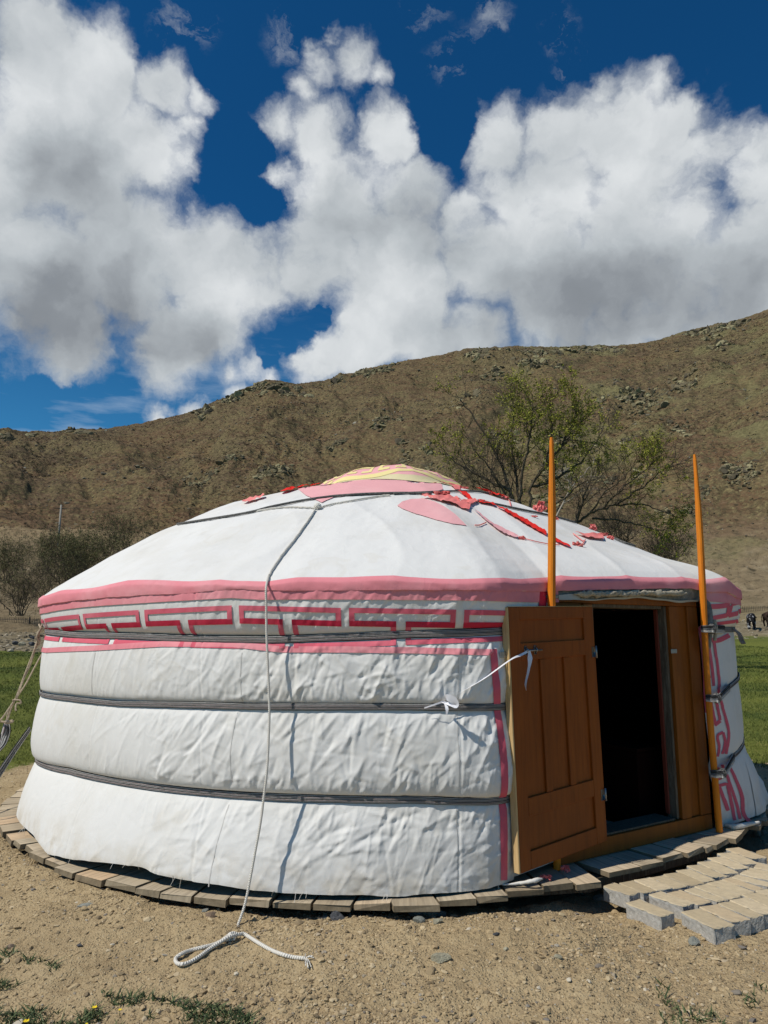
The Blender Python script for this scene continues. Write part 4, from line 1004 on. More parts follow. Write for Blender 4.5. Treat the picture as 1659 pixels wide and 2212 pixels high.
# ------------------------------------------------------------------ door frame and door
FA = atz(1205, 1872, DECK); FB = atz(1540, 1790, DECK); FU = (FB-FA)/np.linalg.norm(FB-FA); FN = np.array([FU[1], -FU[0], 0]); UZ = np.array([0, 0, 1.])
def fp(u, z, o=0): return FA+FU*u+FN*o+UZ*z
def fbox(mb, u0, u1, z0, z1, o0, o1, bev=.003): mb.box(fp((u0+u1)/2, (z0+z1)/2, (o0+o1)/2), FU*(u1-u0)/2, FN*(o1-o0)/2, UZ*(z1-z0)/2, bev)
OU0, OU1, OZ0, OZ1, FW, FH = .372, 1.10, .095, 1.415, 1.40, 1.468
DF = MB()
fbox(DF, 0, FW, 0, OZ0-.002, -.10, 0)
fbox(DF, 0, FW, OZ1+.002, FH, -.10, 0)
for (a, b) in ((0, .10), (OU0-.075, OU0-.001), (OU1+.001, OU1+.095), (FW-.11, FW)): fbox(DF, a, b, OZ0, OZ1, -.10, 0)
for (a, b) in ((.10, OU0-.075), (OU1+.095, FW-.11)): fbox(DF, a, b, OZ0, OZ1, -.10, -.016, 0)
frame = DF.build('door_frame', M_FRAMEP, YURT, smooth=False)
mb = MB()
fbox(mb, OU1-.022, OU1-.002, OZ0, OZ1, -.095, -.022); fbox(mb, OU0+.002, OU0+.030, OZ0, OZ1, -.16, -.022); fbox(mb, OU0+.03, OU1-.047, OZ0-.003, OZ0+.010, -.17, -.018); fbox(mb, OU0+.03, OU1-.047, OZ1-.02, OZ1+.003, -.16, -.022)
mb.build('door_jamb', M_OLDW, frame, smooth=False)
mb = MB(); fbox(mb, OU1-.034, OU1-.0225, OZ0+.02, OZ1-.02, -.10, -.07); mb.build('inner_door_edge', mat('dark_red_paint', color=(.16, .03, .015), rough=.6), frame, smooth=False)
mb = MB(); mb.box(fp(OU1+.018, OZ0+1.03, .003), FU*.030, FN*.0025, UZ*.014, .002); mb.build('striker_plate', M_METAL, frame, smooth=False)
# leaf
LW, LH, LT = .78, 1.315, .040
HB = fp(OU0+.002, OZ0-.012, .025); az_ = R_(-130.3); LD = np.array([math.sin(az_), math.cos(az_), -.028]); LD /= np.linalg.norm(LD); LN = np.array([-LD[1], LD[0], 0]); LN /= np.linalg.norm(LN)
if LN@np.array([.64, -.77, 0]) < 0: LN = -LN
LU = np.cross(LD, LN); LU = LU if LU[2] > 0 else -LU
def lp(u, z, o): return HB+LD*u+LU*z+LN*o
def lbox(mb, u0, u1, z0, z1, o0, o1, bev=.003): mb.box(lp((u0+u1)/2, (z0+z1)/2, (o0+o1)/2), LD*(u1-u0)/2, LN*(o1-o0)/2, LU*(z1-z0)/2, bev)
mb = MB(); H_ = LH
rail = [(0, .088), (.262, .345), (1-.205-.145, .0)]
st = .098; lbox(mb, 0, st, 0, H_, -LT, 0); lbox(mb, LW-st, LW-.012, 0, H_, -LT, 0)
zr = [(0, .092), (.262, .345), (1.045, 1.128-.0), (H_-.070, H_)]
zr = [(0, .088), (.255, .345), (1.035, 1.125), (H_-.068, H_)]
for a, b in zr: lbox(mb, st+.001, LW-st-.001, a, b, -LT, -.0008, .0025)
pw = (LW-2*st-2*.052)/3
for k in range(2): lbox(mb, st+pw+k*(pw+.052), st+pw+.052+k*(pw+.052), .346, 1.034, -LT, -.0012, .0025)
for a, b in ((.08, .26), (.34, 1.04), (1.12, H_-.06)): lbox(mb, st-.005, LW-st+.005, a, b, -LT+.008, -.013, 0)
leaf = mb.build('door', M_DOORP, YURT, smooth=False)
mb = MB(); lbox(mb, LW-.0115, LW, .0, H_, -LT, -.0005, .002); lbox(mb, .001, LW-.013, H_+.0005, H_+.003, -LT, -.001, 0); mb.build('bare_edge', M_RAW, leaf, smooth=False)
mb = MB()
for u in (LW-.135, LW-.215): 
    mb.box(lp(u, 1.085, .002), LD*.011, LN*.002, LU*.024, .0018)
th = np.linspace(0, math.pi, 8)
for u in (LW-.135, LW-.215): mb.tube([lp(u+.010*math.cos(a)*0, 1.085+.011*math.cos(a), .003+.012*math.sin(a)) for a in th], .0035, 6)
mb.tube([lp(LW-.125, 1.085, .010), lp(LW-.262, 1.083, .010)], .0048, 8)
mb.build('bolt', M_METAL, leaf)
mb = MB(); mb.box(lp(LW+.012, 1.07, -.020), LD*.036, LN*.0015, LU*.016, .001); mb.build('latch_plate', M_METAL, leaf, smooth=False)
for z in (.25, 1.05):
    mb = MB(); mb.tube([lp(.0, z-.035, .006), lp(.0, z+.035, .006)], .006, 8); mb.box(lp(.02, z, .0012), LD*.018, LN*.001, LU*.03, .001); mb.build('hinge', M_METAL, leaf)
# felt flap over the door, wool edge
def felt():
    M_FELT = mat('grey_felt', lambda t, co: dict(color=t.ramp(t.noise(co, 30, 6, .7), [(.3, (.12, .125, .12)), (.6, (.24, .25, .235)), (.8, (.40, .40, .37))]), normal=t.bump(t.noise(co, 120, 5, .7), .006)), rough=1, spec=.05)
    M_CANV = cloth('grey_old_canvas', (.40, .42, .40), da=.6)
    M_WOOL = mat('dirty_wool', lambda t, co: dict(color=t.ramp(t.noise(co, 90, 5, .7), [(.3, (.34, .29, .20)), (.6, (.56, .50, .39)), (.8, (.70, .64, .52))]), normal=t.bump(t.noise(co, 160, 5, .8), .010)), rough=1, spec=.05)
    us = np.linspace(-.03, FW+.02, 90); top = []; bot = []
    for u in us:
        b = fp(u, 1.455+.006*math.sin(u*9), .012); q = b[:2]-CC; ph = math.degrees(math.atan2(q[0], -q[1]))
        r = 2.885-float(shrink(ph))-.015; a = math.radians(ph); top.append([CC[0]+r*math.sin(a), CC[1]-r*math.cos(a), float(c_sm(ph))+.002]); bot.append(b)
    top, bot = np.array(top), np.array(bot); rows = []
    for k, t_ in enumerate(np.linspace(0, 1, 12)):
        P = top*(1-t_)+bot*t_; P[:, 2] -= .030*np.sin(math.pi*t_)*(1+.3*np.sin(us*7)); P += FN*(.012*ridge(us*6, us*0+t_*2, 5, 1))[:, None]; rows.append(P)
    mk('felt_lining', np.array(rows), gridF(12, 90), M_FELT, YURT)
    cn = []
    for k, t_ in enumerate(np.linspace(.45, 1.03, 8)):
        P = top*(1-t_)+bot*t_; P[:, 2] -= .036*np.sin(math.pi*t_)*(1+.3*np.sin(us*7))+.004*t_*np.sin(us*23); P += FN*.012; cn.append(P)
    cn = np.array(cn)[:, 6:86]; mk('canvas_flap', cn, gridF(8, 80), M_CANV, YURT)
    s0, s1 = 12, 76; mid_ = (top*.72+bot*.28)[s0:s1]; mid_[:, 2] -= .018; mid_ += FN*.03; n = 10; rr = .017+.009*fbm(us[s0:s1]*22, us[s0:s1]*0, 3, 4)
    mb = MB(); mb.tube(mid_, rr*.75*sst(0, .12, np.minimum(us[s0:s1]-us[s0], us[s1-1]-us[s0:s1]+.02)+.02), 16); Vw = mb.V[0]; Vw += .012*(vn(Vw[:, 0]*90+Vw[:, 1]*60, Vw[:, 2]*110, 7)[:, None]-.5)*np.array([1, -1, 1.2])+.010*(vn(Vw[:, 0]*30, Vw[:, 2]*40, 8)[:, None]-.5); o = mb.build('wool_edge', M_WOOL, YURT)
    mb = MB(); q = [fp(FW+.01, 1.50, .03), fp(FW+.04, 1.42, .05), fp(FW+.035, 1.30, .06), fp(FW+.02, 1.18, .05), fp(FW+.02, 1.10, .04)]
    mb.tube(spline(q, 6), [.02]*5+[.028]*8+[.022]*8+[.012]*4, 8); mb.build('felt_edge', M_FELT, YURT)
    mb = MB(); q = [fp(FW+.055, 1.33, .085), fp(FW+.06, 1.28, .09), fp(FW+.055, 1.23, .085), fp(FW+.05, 1.19, .08)]; mb.tube(spline(q, 5), .012, 8); mb.build('wool_tuft', M_WOOL, YURT)
felt()
# cloth edge of the right panel turned around the pole, pink
mb = MB()
P0 = np.array([fp(FW+.004+.006*math.sin(z*6), z, .012+.006*math.sin(z*6)) for z in np.linspace(.06, 1.50, 40)]); P1 = np.array([wall(51.6, z+DECK, -.004, False) for z in np.linspace(.06, 1.45, 40)]).reshape(-1, 3)
rows = [P0*(1-t)+P1*t+FN*.03*math.sin(t*math.pi) for t in np.linspace(0, 1, 6)]
mk('right_cloth_edge', np.array(rows), gridF(6, 40), [M_WHITE, M_ROSE], YURT, face_mat=np.repeat(((np.arange(39) > 17).astype(int))[None], 5, 0).ravel())
# closure left of the frame (behind the door leaf)
P0 = np.array([fp(-.005, z, -.02) for z in np.linspace(.02, 1.50, 30)]); P1 = np.array([wall(12.6+(z+DECK-.15)/1.4*8.0-.2, z+DECK, -.01, False) for z in np.linspace(.02, 1.47, 30)]).reshape(-1, 3)
mk('left_cloth_edge', np.array([P0*(1-t)+P1*t for t in np.linspace(0, 1, 5)]), gridF(5, 30), M_WHITE, YURT)
# rolled hem lumps left and right of the door
bq = atz(1176, 1898, DECK)
def roll(P, r, m, name='rolled_hem', sq=.6):
    mb = MB(); mb.tube(spline(P, 6), r, 10); V = np.concatenate(mb.V); 
    V = V+.004*(fbm(V[:, 0]*60, V[:, 2]*60+V[:, 1]*40, 2, 3)[:, None]-.5); mb.V = [V]; return mb.build(name, m, YURT)
roll([atz(1085,1912,DECK+.01), atz(1120,1908,DECK+.015), atz(1150,1903,DECK+.03), atz(1172,1898,DECK+.032)], np.interp(np.linspace(0, 1, 19), [0, .3, .8, 1], [.003, .007, .011, .004]), M_WHITE)
roll([atz(1565,1782,DECK+.01), atz(1585,1786,DECK+.012), atz(1610,1782,DECK+.014), atz(1640,1776,DECK+.02)], np.interp(np.linspace(0, 1, 19), [0, .3, .7, 1], [.008, .018, .016, .008]), M_WHITE)
# loose wings of canvas at the far right foot
def wing(c0, c1, h, out, seed, nm='loose_hem_fold'):
    u = np.linspace(0, 1, 30); v = np.linspace(0, 1, 20)[:, None]; ph = c0+(c1-c0)*u
    z = DECK+.01+v*h*(1-.2*u); Pw = wall(np.repeat(ph[None], 20, 0), z+0*u, .0, False)
    a = np.radians(ph); o_ = out*(np.sin(u*math.pi*.9+.25)**1.5)[None]*(np.sin((1-v)*math.pi*.5+.1))*(1+.5*ridge(u*3+seed, v*3, seed, 1))
    Pw[..., 0] += o_*np.sin(a)[None]; Pw[..., 1] -= o_*np.cos(a)[None]; mk(nm, Pw, gridF(20, 30), M_WHITE, YURT)
wing(61, 78, .40, .05, 3); wing(64, 86, .30, .09, 9)
# belt ends knotted round the right pole
P2b = atz(1553, 1797, DECK); 
def aim(x, y, Y): return aty(x, y, Y)
P2t = aim(1498, 982, P2b[1]-.04); P1b = aty(1202, 1878, atz(1201, 1884, DECK)[1]+.055); P1b[2] = DECK-.004; P1t = aim(1188, 945, P1b[1]+.0)
def onpole(A, Bt, z): t = (z-A[2])/(Bt[2]-A[2]); return A+(Bt-A)*t
for i, cf in enumerate((c_b1, c_b2, c_b3)):
    z0 = float(cf(50)); K = onpole(P2b, P2t, z0-.012*i+.004)
    pw_ = wall(57.2, cf(57.2), .018, False).reshape(3)
    mb = MB(); n = 5
    for k in range(n):
        dz = (k-2)*.010; side = np.array([FU[0], FU[1], 0])
        P = [pw_+UZ*dz*1.1, K+side*.055+FN*.030+UZ*dz, K+FN*.034+side*.012+UZ*dz*.9, K-side*.022+FN*.022+UZ*dz*.9, K-side*.028-FN*.01+UZ*dz*.8]
        Q = spline(P, 6); a = Q; mb.tube(a, .0062, 6)
    V, F, uv = np.concatenate(mb.V), None, None
    uvs = np.concatenate(mb.UV); nseg = len(uvs)//n
    uvs[:, 1] = np.repeat(np.arange(n)/n+.02, nseg)+(uvs[:, 1]*.18); mb.UV = [uvs]; 
    o = mb.build('belt_end', M_BELT, YURT)
    mb = MB(); th = np.linspace(0, 2*math.pi, 15)
    ctr = K+side*.034+FN*.026
    mb.tube([ctr+FN*.014*math.cos(a)+UZ*.026*math.sin(a)+side*.020*math.cos(a) for a in th], .0085, 6, False); mb.tube([ctr+FN*.016*math.cos(a)+UZ*.020*math.sin(a)-side*.018*math.sin(a) for a in th], .0085, 6, False); mb.build('knot', M_DROPE, o)
# dangling tails at the far right of the upper belt
mb = MB(); a = wall(60.5, c_b1(60.5), .02, False).reshape(3)
for k in range(3): mb.tube(spline([a+UZ*.01, a+np.array([.03+.008*k, -.01, -.03]), a+np.array([.045+.012*k, 0, -.075]), a+np.array([.06+.010*k, 0, -.10])], 5), .0062, 6)
mb.build('belt_tail', M_BELT, YURT)
# threads hanging from the hem
rt = np.random.default_rng(5)
for ph in list(rt.uniform(-56, 12, 14))+[-22, -21.6, -9.6, -9, -8.6]:
    mb = MB(); b = wall(ph, c_hem(ph)+.004, .004).reshape(3); L = rt.uniform(.012, .06); s = rt.normal(0, .012, 3); s[2] = 0
    mb.tube(spline([b, b+s*.6-UZ*L*.4, b+s*1.4-UZ*L], 5), .0011, 4); mb.build('loose_hem_thread', M_WHITE, YURT)

# orange poles
def pole(A, Bt, w0, w1, label, seed):
    ax = (Bt-A)/np.linalg.norm(Bt-A); L = np.linalg.norm(Bt-A); sx = FU-ax*(FU@ax); sx /= np.linalg.norm(sx); sy = np.cross(ax, sx)
    o = thing('wooden_pole', tuple(A), label, 'pole', 'orange poles beside the door'); rows = []; N = 60; n = 12
    ts = np.linspace(0, 1, N)
    for t in ts:
        sq = sst(.42, .62, t); tip = 1-sst(.80, .99, t)*.42-sst(.985, 1, t)*.2; w_ = (w0+(w1-w0)*t)*tip
        bow = sx*(.006*math.sin(t*7+seed))+sy*.006*math.sin(t*5)
        for k in range(n):
            a = 2*math.pi*k/n; c, s = math.cos(a), math.sin(a); m_ = max(abs(c), abs(s)); f = 1/m_ if sq > .5 else 1; f = 1+(min(1/m_, 1.16)-1)*sq
            rows.append(A+ax*L*t+bow+(sx*c+sy*s)*w_*.5*f)
    rows.append(A); rows.append(Bt); V = np.array(rows); k = np.arange(n); c0 = N*n
    F3 = np.concatenate([np.stack([np.full(n, c0), (k+1) % n, k], 1), np.stack([np.full(n, c0+1), (N-1)*n+k, (N-1)*n+(k+1) % n], 1)])
    mk('shaft', V, [gridF(N, n, True), F3], M_ORANGE, o, smooth=False)
pole(P1b, P1t, .040, .040, 'orange wooden pole with pointed top behind the open door leaf', 1)
pole(P2b, P2t, .042, .036, 'orange wooden pole tied with striped belts right of the doorway', 2)

# ------------------------------------------------------------------ deck
DPX = [(52,1697),(25,1717),(0,1738),(2,1785),(60,1828),(112,1862),(150,1880),(250,1905),(330,1922),(480,1938),(560,1943),(700,1951),(800,1952),(940,1948),(1040,1938),(1160,1915),(1335,1880),(1450,1850),(1560,1812),(1620,1787),(1659,1765)]
dq = []
for p in DPX:
    q = atz(*p, DECK)[:2]-CC; dq.append((math.degrees(math.atan2(q[0], -q[1])), np.hypot(*q)))
dq = np.array(sorted(dq))
def deckR(ph): return np.interp(wrap(ph), np.concatenate([[-200, -120], dq[:, 0], [80, 160]]), np.concatenate([[2.98, 3.03], dq[:, 1], [2.97, 2.98]]))
def deck():
    o = thing('deck', (CC[0], CC[1], 0), 'round weathered wooden deck of radial boards under the yurt', 'deck')
    mb = MB(); r = np.random.default_rng(11); secw = 22.5
    for s0 in np.arange(-180, 180, secw):
        a = math.radians(s0+secw/2); dr = np.array([math.sin(a), -math.cos(a)]); sd = np.array([math.cos(a), math.sin(a)])
        half = 3.05*math.tan(math.radians(secw/2)); v = -half
        while v < half:
            wd = r.uniform(.15, .235); v1 = min(v+wd, half); gap = r.uniform(.008, .018)
            va, vb = v+gap/2, v1-gap/2; vm = (va+vb)/2
            v = v1
            if vb-va < .03: continue
            n = 7; rin = max(1.75, abs(vm)/math.tan(math.radians(secw/2))+.02)
            phm = s0+secw/2+math.degrees(math.atan2(vm, 2.95)); Rm = deckR(phm)
            rad = math.sqrt(max(Rm**2-vm**2, 1)); jit = r.normal(0, .010)+(.02 if r.random() < .1 else 0); sl = -(vm/rad)*.9
            rout = rad+jit; zt = DECK+r.normal(0, .0032)-.004; tilt = r.normal(0, .005); th = .030+r.normal(0, .002)
            if rout-rin < .12: continue
            us = np.concatenate([np.linspace(0, 1, n)]); V = []
            prof = [(va, 0), (va, 1), (va+.004, 1), (vb-.004, 1), (vb, 1), (vb, 0)]
            for i, u in enumerate(us):
                for j, (vv, top) in enumerate(prof):
                    e = rout+sl*(vv-vm)+(r.normal(0, .0025) if i == n-1 else 0); rr = rin+(e-rin)*u-(0 if not (i == n-1 and top) else .003)
                    zz = (zt+tilt*(vv-vm)/wd-(.003 if (top and j in (1, 4)) or (i == n-1 and top) else 0)) if top else zt-th
                    q = CC+dr*rr+sd*vv; V.append([q[0], q[1], zz])
            F = gridF(n, 6, True); V = np.array(V)
            F3 = []; e0 = (n-1)*6; caps4 = [[e0, e0+5, e0+4, e0+1], [e0+1, e0+4, e0+3, e0+2]]; caps0 = [[0, 1, 4, 5], [1, 2, 3, 4]]
            mb.add(V, np.concatenate([F, caps4, caps0]))
    def mdeck(t, co):
        g = t.new('ShaderNodeNewGeometry').outputs['Random Per Island']
        sp = t.new('ShaderNodeSeparateXYZ'); t.l.new(co, sp.inputs[0])
        rad = t.vmath('LENGTH', t.mapping(co, (1, 1, 0)), out=1); ang = t.math('ARCTAN2', sp.outputs[0], sp.outputs[1])
        cb = t.new('ShaderNodeCombineXYZ'); t.l.new(t.math('MULTIPLY', rad, 2.0), cb.inputs[0]); t.l.new(t.math('MULTIPLY', ang, 130.0), cb.inputs[1]); t.l.new(t.math('MULTIPLY', g, 9.0), cb.inputs[2])
        n = t.noise(cb.outputs[0], 1.0, 6, .65)
        base = t.ramp(g, [(0, (.34, .27, .18)), (.3, (.45, .365, .25)), (.6, (.53, .44, .31)), (.85, (.60, .48, .33)), (1, (.62, .44, .27))])
        c = t.mix(t.maprange(n, .45, .72, 0, .75), base, (.17, .135, .095)); c = t.mix(t.maprange(t.noise(co, 5, 5, .7), .5, .75, 0, .5), c, (.38, .33, .25))
        ge = t.new('ShaderNodeNewGeometry'); sn = t.new('ShaderNodeSeparateXYZ'); t.l.new(ge.outputs['True Normal'], sn.inputs[0])
        sidef = t.maprange(sn.outputs[2], .6, .2); c = t.mix(t.math('MULTIPLY', sidef, .9), c, t.ramp(t.noise(co, 22, 6, .75), [(.3, (.10, .078, .05)), (.6, (.21, .165, .105)), (.8, (.32, .26, .17))]))  # upright board faces mixed to a darker brown than the tops
        return dict(color=c, normal=t.bump(n, .0025))
    mb.build('planks', mat('weathered_planks', mdeck, rough=.88, spec=.15), o, smooth=False)
    for r0, nm in ((2.60, 'rim_joist'), (1.2, 'inner_joist')):
        mb = MB(); 
        for k in range(16):
            a = math.radians(k*22.5+11); c = np.array([CC[0]+r0*math.sin(a), CC[1]-r0*math.cos(a), DECK-.072]); s_ = np.array([math.cos(a), math.sin(a), 0]); mb.box(c, s_*r0*.205, np.array([math.sin(a), -math.cos(a), 0])*.035, UZ*.028)
        mb.build(nm, M_OLDW, o, smooth=False)
    mb = MB()
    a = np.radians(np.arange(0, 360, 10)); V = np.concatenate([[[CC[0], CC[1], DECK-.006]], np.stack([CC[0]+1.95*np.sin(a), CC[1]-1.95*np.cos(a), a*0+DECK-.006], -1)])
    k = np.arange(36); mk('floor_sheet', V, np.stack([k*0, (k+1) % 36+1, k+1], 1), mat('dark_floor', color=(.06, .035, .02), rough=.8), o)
    for k, ph in enumerate([-52, -38, -8, 2.5, 11.5, 13, 20, 30, 44, 60]):
        mb = MB(); a = math.radians(ph); R_0 = float(deckR(ph))-.34; c = np.array([CC[0]+R_0*math.sin(a), CC[1]-R_0*math.cos(a), .035]); mb.box(c, np.array([math.cos(a), math.sin(a), 0])*.05, np.array([math.sin(a), -math.cos(a), 0])*.05, UZ*.050, .004)
        mb.build('support_block', M_OLDW, o, smooth=False)
deck()
li = MB()
a = np.radians(np.arange(62, 392, 6)); zz = np.linspace(DECK, 1.58, 5)
A_, Z_ = np.meshgrid(a, zz); V_ = np.stack([CC[0]+2.45*np.sin(A_), CC[1]-2.45*np.cos(A_), Z_], -1)
rr_ = np.array([.3, 1, 1.8, 2.45]); A2, R2_ = np.meshgrid(np.radians(np.arange(0, 366, 6)), rr_)
M_LIN = mat('dark_shade_lining', color=(.035, .028, .022), rough=1, spec=.05)  # unseen dark lining added to stop bounce light brightening the interior
mk('inner_shade_lining', V_, gridF(5, len(a))[:, ::-1], M_LIN, YURT)
mk('roof_shade_lining', np.stack([CC[0]+R2_*np.sin(A2), CC[1]-R2_*np.cos(A2), np.interp(R2_, [.3, 2.45], [2.62, 1.66])], -1), gridF(4, 61), M_LIN, YURT)
# chest inside the doorway
ch = thing('chest', tuple(fp(1.13, 0, -.45)), 'dark red chest standing in the shade just inside the doorway', 'chest')
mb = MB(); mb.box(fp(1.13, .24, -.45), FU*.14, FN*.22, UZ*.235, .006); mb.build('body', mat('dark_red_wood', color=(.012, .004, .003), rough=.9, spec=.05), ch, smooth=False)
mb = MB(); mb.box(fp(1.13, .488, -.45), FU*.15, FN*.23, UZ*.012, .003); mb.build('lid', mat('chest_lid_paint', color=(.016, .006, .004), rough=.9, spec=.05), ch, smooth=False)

# ------------------------------------------------------------------ white rope over the front
RA = aty(575, 1268, 6.5-2.925)
RP_ = [(681,1104),(668,1125),(640,1165),(612,1200),(590,1232),(580,1252)]
V = []
for p in spline(np.array(RP_, float), 5): r, ph = hitr(*p); V.append(roofp(r, ph, .012))
V = [np.array(v) for v in V]; 
low = [(575,1268,3.655),(575,1300,3.652),(576,1375,3.65),(579,1450,3.64),(582,1530,3.63),(580,1600,3.615),(577,1660,3.60),(570,1720,3.588),(563,1775,3.575),(553,1830,3.56),(542,1890,3.545),(530,1950,3.525),(517,1990,3.50),(507,2016,3.48)]
lw = [aty(*q) for q in low]
main = spline(np.array(V+lw), 3)
o = thing('rope', tuple(atz(505, 2020, 0)), 'long white cotton rope hanging from the roof knot to the gravel', 'rope')
mb = MB(); jt = .0012; mb.tube(main, .0064, 8); mb.build('hanging_line', M_ROPE, o)
def ground_pt(x, y, h=.009):
    p = atz(x, y, .0)
    for _ in range(5):
        A_ = math.atan2(p[0], p[1]); D_ = math.hypot(p[0], p[1]); p = atz(x, y, float(ground_h(np.array(A_), np.array(D_)))+h)
    return p
G6 = cv(600, 3500, 2.074)
lp_px = [G6(*p) for p in [(690,378),(640,372),(605,395),(560,428),(500,455),(420,475),(320,500),(240,530),(190,570),(200,605),(240,615),(300,600),(380,555),(460,495),(530,450),(600,405),(640,388),(690,372)]]
hts = [.012,.02,.022,.014]+[.009]*10+[.016,.024,.026,.02]
mb = MB(); mb.tube(spline([ground_pt(*p, h) for p, h in zip(lp_px, hts)], 6), .0078, 8); mb.build('ground_loop', M_ROPE, o)
mb = MB(); mb.tube(spline([ground_pt(*G6(*p), h) for p, h in [((600,415),.012),((640,412),.008),((665,408),.012),((660,385),.024),((630,375),.03),((660,362),.03),((700,372),.022),((745,368),.014),((800,400),.009),((880,450),.008),((970,500),.008),((1060,535),.008),((1150,558),.008),((1250,568),.008)]], 6), .0078, 8); mb.build('tail', M_ROPE, o)
mb = MB()
for k in range(9):
    a = ground_pt(*G6(1248, 568)); b = ground_pt(*G6(1270+rt.uniform(-25, 60), 590+rt.uniform(-60, 60)), .012); mb.tube(spline([a, (a+b)/2+UZ*rt.uniform(0, .012), b], 4), .0022, 5)
mb.build('frayed_end', M_ROPE, o)
kn = roofp(*hitr(686, 1101), .018)
mb = MB()
for k in range(4):
    a0 = rt.uniform(0, 6); th = np.linspace(0, 6.28, 16); ax1 = rt.normal(size=3); ax1 /= np.linalg.norm(ax1); ax2 = np.cross(ax1, rt.normal(size=3)); ax2 /= np.linalg.norm(ax2)
    mb.tube([kn+.019*(ax1*math.cos(a+a0)+ax2*math.sin(a+a0)) for a in th], .008, 6, False)
mb.build('roof_knot', M_ROPE, o)
def rr2(px, rad): 
    P = spline(np.array(px, float), 8); V = np.array([roofp(*hitr(*p), .010) for p in P]); mb = MB(); mb.tube(V, rad, 6); mb.build('roof_line', M_ROPE, o)
rr2([R3(*p) for p in [(150,468),(350,432),(500,420),(600,422),(715,430)]], .006)
rr2([R3(*p) for p in [(745,425),(830,400),(1000,368),(1200,335),(1320,322)]], .006)

# ------------------------------------------------------------------ ribbon holding the door
X3 = cv(1800, 2300, 2.37)
M_RIB = mat('white_satin_ribbon', color=(.80, .79, .82), rough=.45, spec=.4)
rb = thing('ribbon', tuple(lp(LW-.14, 1.085, .012)), 'white ribbon tied from the door bolt to the middle belt', 'ribbon')
bolt = lp(LW-.150, 1.085, .013); tieb = wall(hitw(955, 1516)[0], hitw(955, 1516)[1], .03, False).reshape(3)
def strip(name, P, w_, m, parent, nrm=None, tw=0.0):
    P = spline(P, 6); Tn = np.gradient(P, axis=0); Tn /= np.linalg.norm(Tn, axis=1)[:, None]
    f = -np.array([.1, -1, .15]); rows = []
    L = np.linspace(0, 1, len(P))
    s_ = np.cross(Tn, np.array([0, -1, 0])); s_ /= np.linalg.norm(s_, axis=1)[:, None]+1e-9; q = np.cross(Tn, s_)
    ww = np.interp(L, np.linspace(0, 1, len(w_)), w_)
    for k in (-1, -.3, .3, 1): rows.append(P+(s_*np.cos(tw*L)[:, None]+q*np.sin(tw*L)[:, None])*ww[:, None]*k*.5)
    mk(name, np.array(rows), gridF(4, len(P)), m, parent)
mid = bolt*.52+tieb*.48+np.array([0, -.03, -.012])
edge_ = lp(LW+.004, 1.045, .010)
strip('span', [bolt, (bolt+edge_)/2+LN*.004, edge_, edge_*.6+tieb*.4+np.array([0, -.01, -.010]), edge_*.25+tieb*.75+np.array([0, -.01, -.006]), tieb], [.012, .012, .008, .012, .007, .008], M_RIB, rb, tw=2.0)
strip('tail', [bolt, bolt+np.array([.0, -.01, -.05]), bolt+np.array([-.012, -.012, -.11]), bolt+np.array([-.028, -.015, -.17]), bolt+np.array([-.026, -.015, -.205])], [.010, .026, .014, .014, .016, .006], M_RIB, rb, tw=1.4)
strip('loop', [tieb, tieb+np.array([.015, -.04, .025]), tieb+np.array([.05, -.05, .012]), tieb+np.array([.062, -.045, -.012]), tieb+np.array([.03, -.035, -.005]), tieb], [.008, .03, .04, .03, .02, .01], M_RIB, rb, tw=.8)
strip('end', [tieb+np.array([.012, -.02, 0]), tieb+np.array([.02, -.035, -.03]), tieb+np.array([.018, -.035, -.055])], [.012, .016, .008], M_RIB, rb)
strip('end', [tieb, tieb+np.array([-.04, -.01, -.012]), tieb+np.array([-.09, .0, -.030])], [.010, .008, .006], M_RIB, rb)
#PART3
# ================================================================== paving blocks
def m_block(t, co):
    g = t.new('ShaderNodeObjectInfo').outputs['Random']
    c = t.ramp(g, [(0, (.46, .37, .235)), (.4, (.57, .47, .31)), (.8, (.63, .52, .35)), (1, (.54, .42, .265))])
    n = t.noise(co, 26, 6, .7); c = t.mix(t.maprange(n, .42, .7, 0, .5), c, (.30, .25, .175)); c = t.mix(t.maprange(t.noise(co, 6, 4, .6), .5, .75, 0, .5), c, (.47, .42, .32))
    ge = t.new('ShaderNodeNewGeometry'); sn = t.new('ShaderNodeSeparateXYZ'); t.l.new(ge.outputs['True Normal'], sn.inputs[0])
    side = t.maprange(sn.outputs[2], .6, .2); c = t.mix(side, c, t.ramp(t.noise(co, 60, 5, .75), [(.3, (.30, .285, .25)), (.5, (.42, .40, .36)), (.7, (.54, .52, .47))]))
    hh_ = t.math('MULTIPLY', t.noise(co, 70, 6, .75), t.math('MULTIPLY_ADD', side, 2.2, .6))
    return dict(color=c, normal=t.bump(hh_, .0016))
M_BLOCK = mat('concrete_block', m_block, rough=.95, spec=.1)
BW, BL, BH = .098, .205, .072
